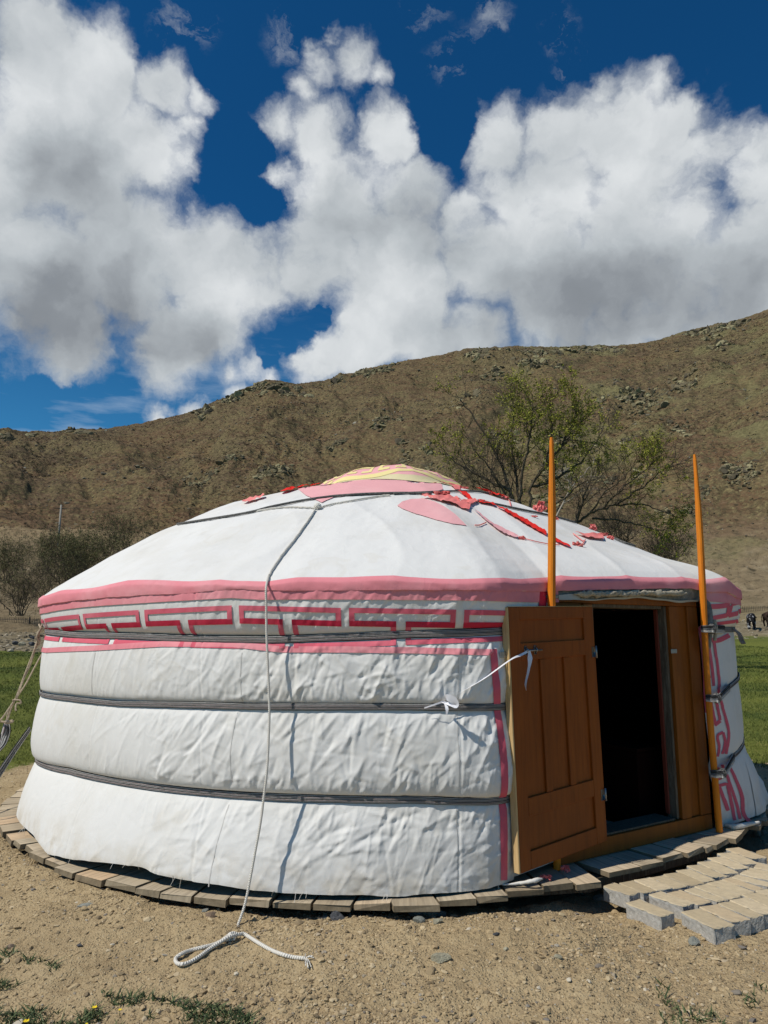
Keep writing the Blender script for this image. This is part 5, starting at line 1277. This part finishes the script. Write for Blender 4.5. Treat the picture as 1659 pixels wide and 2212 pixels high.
def block_mesh(seed):
    bb = MB(); bb.box((0, 0, 0), (BL/2, 0, 0), (0, BW/2, 0), (0, 0, BH/2), .004); V = np.concatenate(bb.V)
    o = bb.build('paving_block', M_BLOCK, None, smooth=False); bv = o
    import bmesh
    bm = bmesh.new(); bm.from_mesh(o.data); bmesh.ops.subdivide_edges(bm, edges=[e for e in bm.edges if e.calc_length() > .03], cuts=5, use_grid_fill=True)
    r = np.random.default_rng(seed)
    for v in bm.verts:
        x, y, z = v.co; k = vn(np.array(x*40+seed), np.array(y*40+z*31))-.5; topf = 1 if z < BH/2-.002 else .25
        v.co += v.normal*float(k)*.006*topf
        ed = (abs(abs(x)-BL/2) < .006)+(abs(abs(y)-BW/2) < .006)+(abs(z-BH/2) < .006)
        if ed >= 2: v.co -= v.normal*float(max(0, vn(np.array(x*70+seed), np.array(y*70+7))-.55))*.02
    bm.to_mesh(o.data); bm.free(); me = o.data; bpy.data.objects.remove(o); return me
BM = [block_mesh(i) for i in range(5)]
def block(x, y, z, ang, label, roll=0, pitch=0):
    o = bpy.data.objects.new('paving_block', BM[int(rt.integers(0, 5))]); C_.collection.objects.link(o)
    o.location = (x, y, z); o.rotation_euler = (roll, pitch, ang); tag(o, label, 'paving block', 'concrete blocks paving the path to the door'); return o
ZB = .042
BQ = cv(2350, 3250, 2.4614)
rows_ = [
 ([(35,570),(205,555),(370,540),(510,503),(645,475),(780,435),(880,400),(985,365),(1090,325),(1180,285),(1265,232),(1320,185)], [(305,670),(435,645),(580,635),(730,600),(910,590),(1030,550),(1140,520),(1250,485),(1365,450),(1465,400),(1555,355),(1640,300)]),
 ([(485,660),(630,635),(840,625),(930,595),(1060,560),(1200,520),(1285,495),(1370,470),(1425,435),(1480,400),(1570,360)], [(830,790),(955,765),(1150,745),(1280,715),(1400,690),(1520,645),(1640,600),(1740,560),(1840,520),(1930,480),(2010,440)]),
 ([(815,835),(985,790),(1160,755),(1285,725),(1430,685),(1530,630),(1660,595),(1770,560)], [(1155,1010),(1330,955),(1480,905),(1640,865),(1760,830),(1880,790),(1990,750),(2090,710)])]
ordn = ['first', 'second', 'third', 'fourth', 'fifth', 'sixth', 'seventh', 'eighth', 'ninth', 'tenth', 'eleventh', 'twelfth']
rown = ['the row touching the deck', 'the middle row', 'the row farthest from the deck']
for k, (a, b) in enumerate(rows_):
    A_ = np.array([atz(*BQ(*p), ZB+BH/2)[:2] for p in a]); B_ = np.array([atz(*BQ(*p), ZB+BH/2)[:2] for p in b]); n = min(len(A_), len(B_))-1
    for i in range(n):
        c = (A_[i]+A_[i+1]+B_[i]+B_[i+1])/4; dr = (B_[i]+B_[i+1])/2-(A_[i]+A_[i+1])/2; ang = math.atan2(dr[1], dr[0])
        ext = '' if 0 < i else ', at its open left end'
        o = block(c[0], c[1], ZB+rt.normal(0, .0015), ang+rt.normal(0, .012), f'tan concrete paving block, {ordn[i]} from the left in {rown[k]}', rt.normal(0, .012), rt.normal(0, .010))
        gap = np.linalg.norm((A_[i+1]-A_[i])@np.array([-math.sin(ang), math.cos(ang)])); lw_ = np.linalg.norm(dr)
        o.scale = (min(max(lw_-.006, .17), .215)/BL, min(max(gap-.005, .07), .115)/BW, 1)
    # rows run on to the right, out of the picture
c = atz(*BQ(510, 790), .075)
block(c[0], c[1], .036, math.atan2(atz(*BQ(620, 860), .075)[1]-atz(*BQ(310, 735), .075)[1], atz(*BQ(620, 860), .075)[0]-atz(*BQ(310, 735), .075)[0]), 'stray rough grey block lying on its side on the gravel before the paving', 0, 0)
mb = MB()

# ================================================================== stones
M_STD = mat('dark_stone', lambda t, co: dict(color=t.ramp(t.noise(co, 30, 5, .65), [(.3, (.045, .047, .05)), (.7, (.10, .10, .105))]), normal=t.bump(t.noise(co, 50, 5, .7), .004)), rough=.75)
M_STP = mat('pale_stone', lambda t, co: dict(color=t.ramp(t.noise(co, 22, 5, .65), [(.3, (.22, .20, .14)), (.7, (.38, .35, .25))]), normal=t.bump(t.noise(co, 50, 5, .7), .004)), rough=.9)
M_STG = mat('grey_green_stone', lambda t, co: dict(color=t.ramp(t.noise(co, 22, 5, .65), [(.3, (.15, .16, .14)), (.7, (.28, .28, .24))]), normal=t.bump(t.noise(co, 50, 5, .7), .004)), rough=.9)
M_STR = mat('brown_stone', lambda t, co: dict(color=t.ramp(t.noise(co, 22, 5, .65), [(.3, (.15, .105, .07)), (.7, (.28, .21, .15))])), rough=.9)
def stone(x, y, wpx, m, label, sh=(1, .75, .55), seed=0, rot=0):
    p = ground_pt(x, y, 0); w_ = wpx/FPX*p[1]/2; tv, tf = rock_template(300+seed, 3)
    V = tv*np.array(sh)*w_*1.05; c, s_ = math.cos(rot), math.sin(rot); V = np.stack([V[:, 0]*c-V[:, 1]*s_, V[:, 0]*s_+V[:, 1]*c, V[:, 2]], -1)
    V += .03*w_*(fbm(V[:, 0]/w_*3, V[:, 1]/w_*3+V[:, 2]/w_*2, 3, seed)[:, None]-.5)
    o = mk('stone', V+p+UZ*w_*sh[2]*.45, tf, m, smooth=False); tag(o, label, 'stone', 'loose stones on the gravel')
stone(727, 1988, 46, M_STD, 'large smooth dark grey stone on the gravel in front of the deck', (1, .6, .55), 1)
stone(692, 1987, 12, M_STD, 'small dark pebble just left of the large dark stone', seed=2)
stone(702, 1984, 15, M_STG, 'small grey pebble touching the large dark stone', seed=22)
stone(443, 1969, 24, M_STG, 'flat grey green stone left of the rope below the deck edge', (1, .6, .3), 3, .5)
stone(456, 1980, 26, M_STR, 'rounded brown grey stone left of the rope below the flat one', seed=4)
stone(904, 1977, 36, M_STG, 'grey green stone at the left of the small stone cluster by the deck', (1, .6, .45), 5)
stone(930, 1977, 34, M_STP, 'pale stone in the middle of the small stone cluster by the deck', (1, .7, .6), 6)
stone(950, 1978, 24, M_STG, 'rounded stone at the right of the small stone cluster by the deck', (1, .8, .7), 7)
stone(905, 1992, 24, M_STG, 'greenish stone below the small stone cluster, the left one', (1, .7, .6), 8)
stone(945, 1994, 26, M_STP, 'squarish stone below the small stone cluster, the right one', (1, .7, .55), 9)
stone(953, 2077, 42, M_STP, 'pale angular stone alone on the gravel in the foreground', (1, .6, .5), 10, .1)
stone(1296, 1943, 26, M_STG, 'pale grey pebble beside the corner of the paving', (1, .7, .5), 11)
stone(1262, 1932, 32, M_STR, 'reddish brown stone half under the deck left of the paving', (1, .6, .7), 12)
stone(1500, 2040, 24, M_STG, 'grey stone on the gravel below the stray block', (.9, .7, .8), 13)
stone(1206, 2069, 16, M_STP, 'little round pebble in the right foreground', seed=14)
stone(1073, 2020, 16, M_STD, 'little black stone chip in the right foreground', (1, .6, .4), 15)
stone(186, 1956, 34, M_STG, 'thin flat stone slab on the gravel at the left', (1, .45, .16), 16, .4)
stone(23, 2047, 20, M_STR, 'small brown stone near the left edge of the gravel', seed=17)
stone(172, 2045, 14, M_STD, 'small dark clod on the gravel left of the rope loop', seed=18)
stone(1637, 1806, 26, M_STR, 'reddish stone beside the deck at the far right', (.8, .6, .9), 19)
stone(1652, 1804, 16, M_STR, 'smaller reddish stone beside the deck at the far right', (.8, .6, .9), 20)
stone(1093, 2052, 13, M_STP, 'small pale pebble right of the angular foreground stone', seed=21)
for (x, y, w_, m_, l) in [(47,1394,16,M_STP,'pale boulder on the grass edge left of the yurt'),(33,1393,15,M_STD,'black boulder touching the pale one left of the yurt'),(68,1395,17,M_STD,'low dark boulder right of the pale one'),(70,1381,14,M_STD,'dark boulder behind the grass edge nearer the fence'),(138//1,1378,12,M_STD,'small dark boulder below the fence beside the yurt'),(60,1384,10,M_STP,'small pale boulder nearer the fence')]:
    X = aty(x, y, 37.0); h_ = float(flat_h(X[0], X[1])); d_ = 37.0
    for _ in range(20):
        X = aty(x, y, d_); e = X[2]-float(flat_h(X[0], X[1])); d_ += e*12; d_ = min(max(d_, 15), 60)
    X[2] = float(flat_h(X[0], X[1])); ww = w_/FPX*d_/2; tv, tf = rock_template(400+x, 2)
    o = mk('boulder', tv*np.array([1, .8, .75])*ww+X+UZ*ww*.4, tf, m_, smooth=False); tag(o, l, 'boulder', 'boulders beyond the meadow')

# yellow flowers
M_PET = mat('yellow_petal', color=(.85, .62, .02), rough=.5); M_STEM = mat('flower_stem', color=(.06, .10, .03))
for i, (x, y, s_, l) in enumerate([(204,2177,.012,'small yellow flower in the weeds, the one nearest the rope loop'),(56,2207,.013,'small yellow flower at the bottom left edge of the weeds'),(259,2182,.008,'faded pale flower right of the yellow ones'),(187,2212,.006,'tiny yellow bud low in the weeds')]):
    p = ground_pt(x, y, .018); f = thing('flower', tuple(p-UZ*.018), l, 'flower', 'yellow flowers among the weeds')
    mb = MB()
    for k in range(5):
        a = k*1.2566+i; d_ = np.array([math.cos(a), math.sin(a), .35]); sd = np.array([-math.sin(a), math.cos(a), 0]); V = [p, p+d_*s_*.5+sd*s_*.38, p+d_*s_, p+d_*s_*.5-sd*s_*.38]; mb.add(V, [[0, 1, 2, 3]])
    mb.build('petals', M_PET, f, smooth=False); mb = MB(); mb.tube([p-UZ*.02, p], .0012, 5); mb.build('stem', M_STEM, f)

# ================================================================== guy ropes at the left
def tubes(name, lines, rad, m, parent): 
    mb = MB()
    for P in lines: mb.tube(spline(P, 6), rad, 6)
    return mb.build(name, m, parent)
L8 = lambda x, y, Y: aty((x/2.457)*1659/3024, (2350+y/2.457)*1659/3024, Y)
M_TROPE = mat('tan_rope', lambda t, co: dict(color=t.ramp(t.noise(co, 70, 4, .7), [(.3, (.22, .17, .115)), (.6, (.42, .345, .25)), (.8, (.58, .50, .40))])), rough=.95, spec=.1)
N_ = L8(150, 985, 5.45)
g1 = thing('guy_rope', tuple(N_), 'tan twisted guy rope with a knotted tassel left of the yurt, the upper one', 'guy rope', 'guy ropes left of the yurt')
tubes('line', [[L8(420, 200, 6.0), L8(400, 290, 5.9), L8(335, 500, 5.75), L8(250, 720, 5.6), N_], [L8(360, 430, 5.8), L8(300, 640, 5.68), L8(225, 810, 5.55), N_+np.array([.01, 0, .0])]], .0055, M_TROPE, g1)
tubes('white_line', [[L8(400, 560, 5.9), L8(330, 690, 5.75), L8(245, 850, 5.6), N_]], .0060, M_TROPE, g1)
tubes('knot', [[L8(378, 270, 5.85), L8(395, 310, 5.8), L8(360, 360, 5.8), L8(385, 420, 5.8), L8(345, 470, 5.8), L8(350, 500, 5.8)], [L8(400, 300, 5.8), L8(355, 390, 5.78), L8(380, 450, 5.8), L8(335, 490, 5.8)]], .0095, M_TROPE, g1)
tubes('anchor_line', [[N_, L8(80, 1090, 5.38), L8(0, 1200, 5.3), L8(-300, 1560, 5.0), L8(-560, 1900, 4.9)]], .0065, M_TROPE, g1)
tubes('tie', [[N_, L8(105, 1090, 5.42), L8(70, 1210, 5.4)], [N_, L8(85, 1100, 5.42), L8(62, 1210, 5.4)], [L8(120, 1000, 5.42), L8(190, 1000, 5.42), L8(200, 1030, 5.42), L8(160, 1035, 5.42), L8(150, 1090, 5.4), L8(160, 1100, 5.4)]], .0065, M_TROPE, g1)
mb = MB(); r5 = np.random.default_rng(9)
for k in range(9):
    o_ = (k-4)*7; P = spline([L8(66+o_*.25, 1200, 5.4), L8(62+o_*1.0, 1270, 5.4-.01*(k % 3)), L8(45+o_*1.25, 1350, 5.39), L8(15+o_, 1430, 5.38), L8(-40+o_*.8, 1500, 5.36)], 6); n0 = sum(len(u) for u in mb.UV); mb.tube(P, .010, 5); mb.UV[-1] = np.stack([mb.UV[-1][:, 0], mb.UV[-1][:, 1]*.15+k*.11], 1)
tas = mb.build('tassel', M_BELT, g1); th = np.linspace(0, 6.28, 14); c = L8(66, 1208, 5.38)
tubes('wrap', [[c+np.array([.042*math.cos(a), .03*math.sin(a), .004*math.sin(a*2)]) for a in th]], .008, M_TROPE, tas)
g2 = thing('guy_strap', tuple(L8(280, 1275, 5.75)), 'flat striped strap slanting from the yurt down to the left edge, the lower one', 'strap', 'guy ropes left of the yurt')
mb = MB()
for k in range(3): mb.tube([L8(285+k*3, 1262+k*14, 5.8), L8(140+k*8, 1460+k*14, 5.6), L8(-10+k*8, 1680+k*22, 5.4), L8(-260+k*10, 2060+k*20, 5.1)], .009, 5); mb.UV[-1] = np.stack([mb.UV[-1][:, 0], mb.UV[-1][:, 1]*.3+k*.33], 1)
mb.build('strap', M_BELT, g2)

# ================================================================== iron fence
fz = lambda X, Y: float(base_h(X, Y))
def fence(x0, x1, Y, label, y_top, y_bot):
    f = thing('iron_fence', (x0, Y, fz(x0, Y)), label, 'fence', 'iron picket fence beyond the meadow')
    mb = MB(); X = x0; n = 0
    while X < x1:
        z = fz(X, Y); mb.box((X, Y, z+.62), (.011, 0, 0), (0, .011, 0), (0, 0, .56)); X += .15
    for h in (.16, 1.02):
        xs = np.arange(x0, x1+.5, 1.0); mb.tube([(q, Y, fz(q, Y)+h) for q in xs], .018, 4)
    o = mb.build('picket_panel', M_DARK, f, smooth=False)
    X = x0
    while X < x1: mb = MB(); mb.box((X, Y, fz(X, Y)+.62), (.035, 0, 0), (0, .035, 0), (0, 0, .66)); mb.build('post', M_DARK, f, smooth=False); X += 2.6
fence(-40, -24.5, 60, 'black iron picket fence crossing behind the left side of the yurt', 0, 0)
fence(24.5, 42, 60, 'black iron picket fence crossing behind the right side of the yurt', 0, 0)

# utility pole and wires
def hpos(x, y, d):
    r = ray(x, y); az = math.atan2(r[0], r[1]); return az
az_p = hpos(125.5, 1178, 0); dP = 112.0
for dP in np.arange(70, 150, .5):
    z = float(hh(np.array(az_p), np.array(dP))); r = ray(125.5, 1180); 
    if z >= EYE+dP*r[2]/math.hypot(r[0], r[1]): break
bp = np.array([dP*math.sin(az_p), dP*math.cos(az_p), z])
tp = ray(126, 1090); ztop = EYE+dP*tp[2]/math.hypot(tp[0], tp[1])
up = thing('utility_pole', tuple(bp-UZ*.3), 'thin grey utility pole standing on the slope left of the yurt', 'utility pole')
mb = MB(); mb.tube([bp-UZ*.5, [bp[0], bp[1], ztop]], [.17, .12], 8); mb.build('pole', mat('grey_pole', color=(.30, .28, .24), rough=.9), up)
mb = MB(); mb.box((bp[0], bp[1], ztop-.5), (.75, .25, 0), (-.02, .05, 0), (0, 0, .05)); mb.build('crossarm', M_OLDW, up, smooth=False)
wv_ = []
for k in (-1, 1):
    a = np.array([bp[0]+.6*k, bp[1]+.2*k, ztop-.45]); b = a+np.array([70, 12, 5.]); c = a+np.array([-60, -14, -4.]); th = np.linspace(0, 1, 14)
    for q in (b, c): mb = MB(); mb.tube([a+(q-a)*t-UZ*2.2*4*t*(1-t)*.5 for t in th], .012, 4); mb.build('wire', M_OLDW, up)

# ================================================================== trees and shrubs
M_BARK = mat('dark_bark', lambda t, co: dict(color=t.ramp(t.noise(co, 9, 5, .7), [(.3, (.045, .036, .026)), (.6, (.10, .082, .060)), (.8, (.18, .155, .12))]), normal=t.bump(t.noise(co, 30, 4), .01)), rough=.95, spec=.1)
M_DEAD = mat('dead_pale_bark', color=(.34, .30, .25), rough=.9)
def leafmat(nm, a, b, c):
    return mat(nm, lambda t, co: dict(color=t.ramp(t.new('ShaderNodeNewGeometry').outputs['Random Per Island'], [(0, a), (.55, b), (1, c)])), rough=.75, spec=.15)
M_LEAF = leafmat('willow_leaves', (.12, .13, .016), (.23, .235, .030), (.37, .35, .065))
M_BUD = leafmat('bush_buds', (.075, .075, .030), (.125, .122, .045), (.19, .18, .075))
def unit(v): return v/(np.linalg.norm(v)+1e-9)
def tree(name, label, cat, limbs, Y, leafm, r, twigs, leaves, lsize, rad0, leafprob, group=None, dead=None, spread=1.0, tw=(.9, .55, .32), bare=None):
    base = aty(*limbs[0][0], Y)
    t_ = thing(name, tuple(base), label, cat, group); tm = MB(); dm = MB(); tips = []
    for li_, L in enumerate(limbs):
        dy = r.uniform(-.9, .9)*spread if li_ else 0
        P = np.array([aty(x, y, Y+dy*k/max(1, len(L)-1)) for k, (x, y) in enumerate(L)]); P = spline(P, 6)
        P[1:-1] += r.normal(0, .02, P[1:-1].shape)*spread
        k = np.linspace(0, 1, len(P)); isd = dead and li_ in dead
        R0 = rad0*(1 if li_ == 0 else r.uniform(.55, .8)); rr = R0*(1-k*.84)
        (dm if isd else tm).tube(P, rr, 6, False)
        n = int(twigs*(.5 if isd else 1))
        for j in range(n):
            q = r.uniform(.18, 1); i = min(int(q*(len(P)-1)), len(P)-2); o = P[i]; d0 = unit(P[i+1]-P[i])
            d = unit(d0*.7+r.normal(0, .55, 3)+UZ*.35); ln = tw[0]*spread*r.uniform(.5, 1.25)*(1.15-q*.5)
            S = [o]
            for m_ in range(4): d = unit(d+r.normal(0, .18, 3)+UZ*.05); S.append(S[-1]+d*ln/4)
            S = np.array(S); (dm if isd else tm).tube(S, np.linspace(rr[i]*.45, .006, 5), 4, False)
            for j2 in range(4):
                a = r.uniform(.25, 1); i2 = min(int(a*4), 3); o2 = S[i2]+(S[i2+1]-S[i2])*(a*4-i2 if a < 1 else 1); d2 = unit(unit(S[i2+1]-S[i2])*.8+r.normal(0, .6, 3)); l2 = tw[1]*spread*r.uniform(.5, 1.2)
                S2 = [o2, o2+d2*l2*.5+r.normal(0, .03, 3), o2+unit(d2+UZ*.2)*l2]; (dm if isd else tm).tube(S2, [.007, .005, .003], 3, False)
                if not isd and not (bare and li_ in bare): tips.append((o2, S2[2], S2[1]))
                for j3 in range(2):
                    a3 = r.uniform(.3, 1); o3 = np.array(S2[0])+(np.array(S2[2])-S2[0])*a3; d3 = unit(d2+r.normal(0, .7, 3)); S3 = o3+d3*tw[2]*spread*r.uniform(.5, 1.2); (dm if isd else tm).tube([o3, S3], [.004, .002], 3, False)
                    if not isd and not (bare and li_ in bare): tips.append((o3, S3, (o3+S3)/2))
    tm.build('trunk', M_BARK, t_)
    if dm.n: dm.build('dead_limb', M_DEAD, t_)
    if leaves and tips:
        V = []; ph = r.uniform(0, 9)
        for (a, b, c) in tips:
            dens = vn(np.array(a[0]*.9+ph), np.array(a[2]*.9+a[1]*.5), 5)
            if dens < leafprob: continue
            n = r.poisson(leaves)
            for _ in range(n):
                p = a+(b-a)*r.uniform(.2, 1.1)+r.normal(0, .035*spread, 3); e = unit(r.normal(size=3)); f = unit(np.cross(e, r.normal(size=3))); s1, s2 = lsize*r.uniform(.7, 1.5), lsize*.42
                V += [p-e*s1, p+f*s2, p+e*s1, p-f*s2]
        V = np.array(V); mk('crown', V, np.arange(len(V)).reshape(-1, 4), leafm, t_, smooth=False)
r8 = np.random.default_rng(21)
tree('willow_tree', 'bushy willow with several dark stems and thin green leaves behind the yurt roof', 'tree', [
 [(1150,1190),(1118,1120),(1100,1060),(1085,1010),(1060,960),(1012,885),(985,850)], [(1105,1090),(1075,1040),(1040,990),(995,930)], [(1128,1130),(1118,1050),(1105,960),(1108,890),(1098,838)],
 [(1140,1130),(1150,1050),(1178,1000),(1192,930),(1188,855)], [(1150,1050),(1205,1032),(1262,990),(1300,930),(1318,880)], [(1150,1130),(1200,1090),(1250,1050),(1300,1030)],
 [(1100,1060),(1040,1030),(985,1000),(950,975)], [(1120,1080),(1135,990),(1150,910),(1148,850)], [(1165,1020),(1215,960),(1240,900),(1250,850)], [(1110,1100),(1060,1060),(1020,1040)]],
 18.0, M_LEAF, r8, 12, 15, .031, .060, .42, 'trees behind the yurt', bare=(1, 9))
tree('willow_tree', 'low spreading willow with bare pale limbs at the right behind the yurt', 'tree', [
 [(1225,1175),(1240,1140),(1275,1110),(1330,1092),(1400,1092),(1470,1120)], [(1270,1112),(1310,1062),(1350,1030),(1382,990)], [(1330,1092),(1390,1050),(1440,1012),(1482,1000)], [(1240,1150),(1262,1070),(1292,1000)],
 [(1185,1150),(1230,1062),(1265,1020),(1292,982)], [(1300,1100),(1340,1060),(1400,1010),(1430,985)], [(1280,1120),(1340,1125),(1400,1140),(1440,1150)]],
 20.0, M_LEAF, r8, 12, 14, .031, .055, .47, 'trees behind the yurt', dead=(4,))
def shrub(cx, cy, wpx, hpx, Y, label, lv, leafm, n, name='shrub'):
    r = np.random.default_rng(int(cx)+5); L = []
    for k in range(n):
        a = r.uniform(-1, 1); L.append([(cx+a*wpx*.10, cy), (cx+a*wpx*.28+r.normal(0, 4), cy-hpx*.35), (cx+a*wpx*.42+r.normal(0, 6), cy-hpx*r.uniform(.6, .75)), (cx+a*wpx*.52, cy-hpx*r.uniform(.75, 1.05))])
    tree(name, label, 'shrub', L, Y, leafm, r, 10, max(lv+1.5, .4), .055 if Y > 40 else .028, .045, .18, 'bushes on the slope behind the yurt', spread=Y/26, tw=(.9, .6, .4))
shrub(40, 1330, 150, 80, 48, 'leafless brown shrub at the left edge above the iron fence', 0, M_BUD, 12)
shrub(112, 1320, 140, 92, 50, 'bare twiggy shrub left of the yurt above the fence', 0, M_BUD, 12)
shrub(195, 1285, 190, 105, 54, 'wide shrub with faint green tips rising behind the left roof edge', 5, M_BUD, 14)
shrub(140, 1262, 120, 80, 56, 'greenish bush below the utility pole', 6, M_BUD, 10)
shrub(290, 1230, 120, 100, 58, 'dark bare bush peeping over the left part of the roof', 2, M_BUD, 10)
shrub(15, 1260, 90, 60, 58, 'small green bush cut by the left edge', 4, M_BUD, 8)
shrub(1440, 1232, 90, 45, 26, 'low green bush just over the right slope of the roof', -1, M_LEAF, 9)
shrub(1340, 1185, 80, 45, 27, 'small dark bush behind the tattered pink rags', -2, M_BUD, 8)

# ================================================================== cattle
def skin(name, pts_, edges_, rads, m, parent, sub=2):
    me = bpy.data.meshes.new(name); org = WO[parent.name]; me.from_pydata([tuple(np.array(p)-org) for p in pts_], edges_, []); o = bpy.data.objects.new(name, me); C_.collection.objects.link(o); o.parent = parent; WO[o.name] = org
    sk = o.modifiers.new('skin', 'SKIN'); sk.use_smooth_shade = True
    for v, r_ in zip(me.skin_vertices[0].data, rads): v.radius = r_ if isinstance(r_, tuple) else (r_, r_)
    me.skin_vertices[0].data[0].use_root = True
    ss = o.modifiers.new('sub', 'SUBSURF'); ss.levels = ss.render_levels = sub; me.materials.append(m); return o
def coat(nm, base, spots_, thr):
    return mat(nm, lambda t, co: dict(color=t.mix(t.maprange(t.noise(co, 3.2, 3, .6), thr, thr+.03), t.mix(t.noise(co, 14, 4), base, tuple(q*.5 for q in base)), spots_)), rough=.85, spec=.15)
def cow(px, py, d, head, label, m, mface, look):
    """head=+1 faces right; body modelled in metres, feet at z=0"""
    P = aty(px, py, d); P[2] = float(flat_h(P[0], P[1])); c = thing('cow', tuple(P), label, 'cow', 'cattle grazing on the meadow')
    ca, sa = math.cos(look), math.sin(look)
    W = lambda x, y, z: P+np.array([x*ca-y*sa, x*sa+y*ca, z])
    pts_ = [W(0, 0, .86), W(-.42, 0, .90), W(-.68, 0, .92), W(.38, 0, .88), W(.62, 0, .96), W(.84, 0, .92), W(1.00, 0, .80),
            W(-.60, .17, .62), W(-.68, .17, .40), W(-.62, .17, .03), W(-.60, -.17, .62), W(-.56, -.17, .38), W(-.52, -.17, .03),
            W(.45, .16, .58), W(.47, .16, .34), W(.46, .16, .03), W(.45, -.16, .58), W(.38, -.16, .34), W(.42, -.16, .03),
            W(1.10, 0, .66), W(1.18, 0, .48), W(-.80, 0, .90), W(-.86, 0, .62), W(-.85, 0, .38)]
    ed = [(0, 1), (1, 2), (0, 3), (3, 4), (4, 5), (5, 6), (2, 7), (7, 8), (8, 9), (2, 10), (10, 11), (11, 12), (3, 13), (13, 14), (14, 15), (3, 16), (16, 17), (17, 18), (6, 19), (19, 20), (2, 21), (21, 22), (22, 23)]
    rad = [(.30, .27), (.28, .26), (.20, .20), (.26, .28), (.18, .22), (.13, .17), (.13, .14), .12, .065, .05, .12, .065, .05, .10, .055, .05, .10, .055, .05, .10, .065, .03, .02, .04]
    skin('body', pts_, ed, rad, m, c)
    for s_ in (-1, 1):
        mb = MB(); mb.tube(spline([W(.97, .10*s_, .86), W(.95, .20*s_, .85), W(.94, .27*s_, .80)], 3), [.02, .04, .045, .045, .04, .03, .01], 6); mb.build('ear', m, c)
cow(1626, 1377, 50, 1, 'black cow with white face patches grazing at the right edge of the meadow', coat('black_white_coat', (.014, .014, .016), (.42, .42, .43), .56), None, math.radians(-112))
cow(1676, 1374, 51.5, 1, 'dark brown cow behind the black one, cut by the right edge', coat('dark_brown_coat', (.030, .018, .012), (.05, .03, .02), .55), None, math.radians(-8))
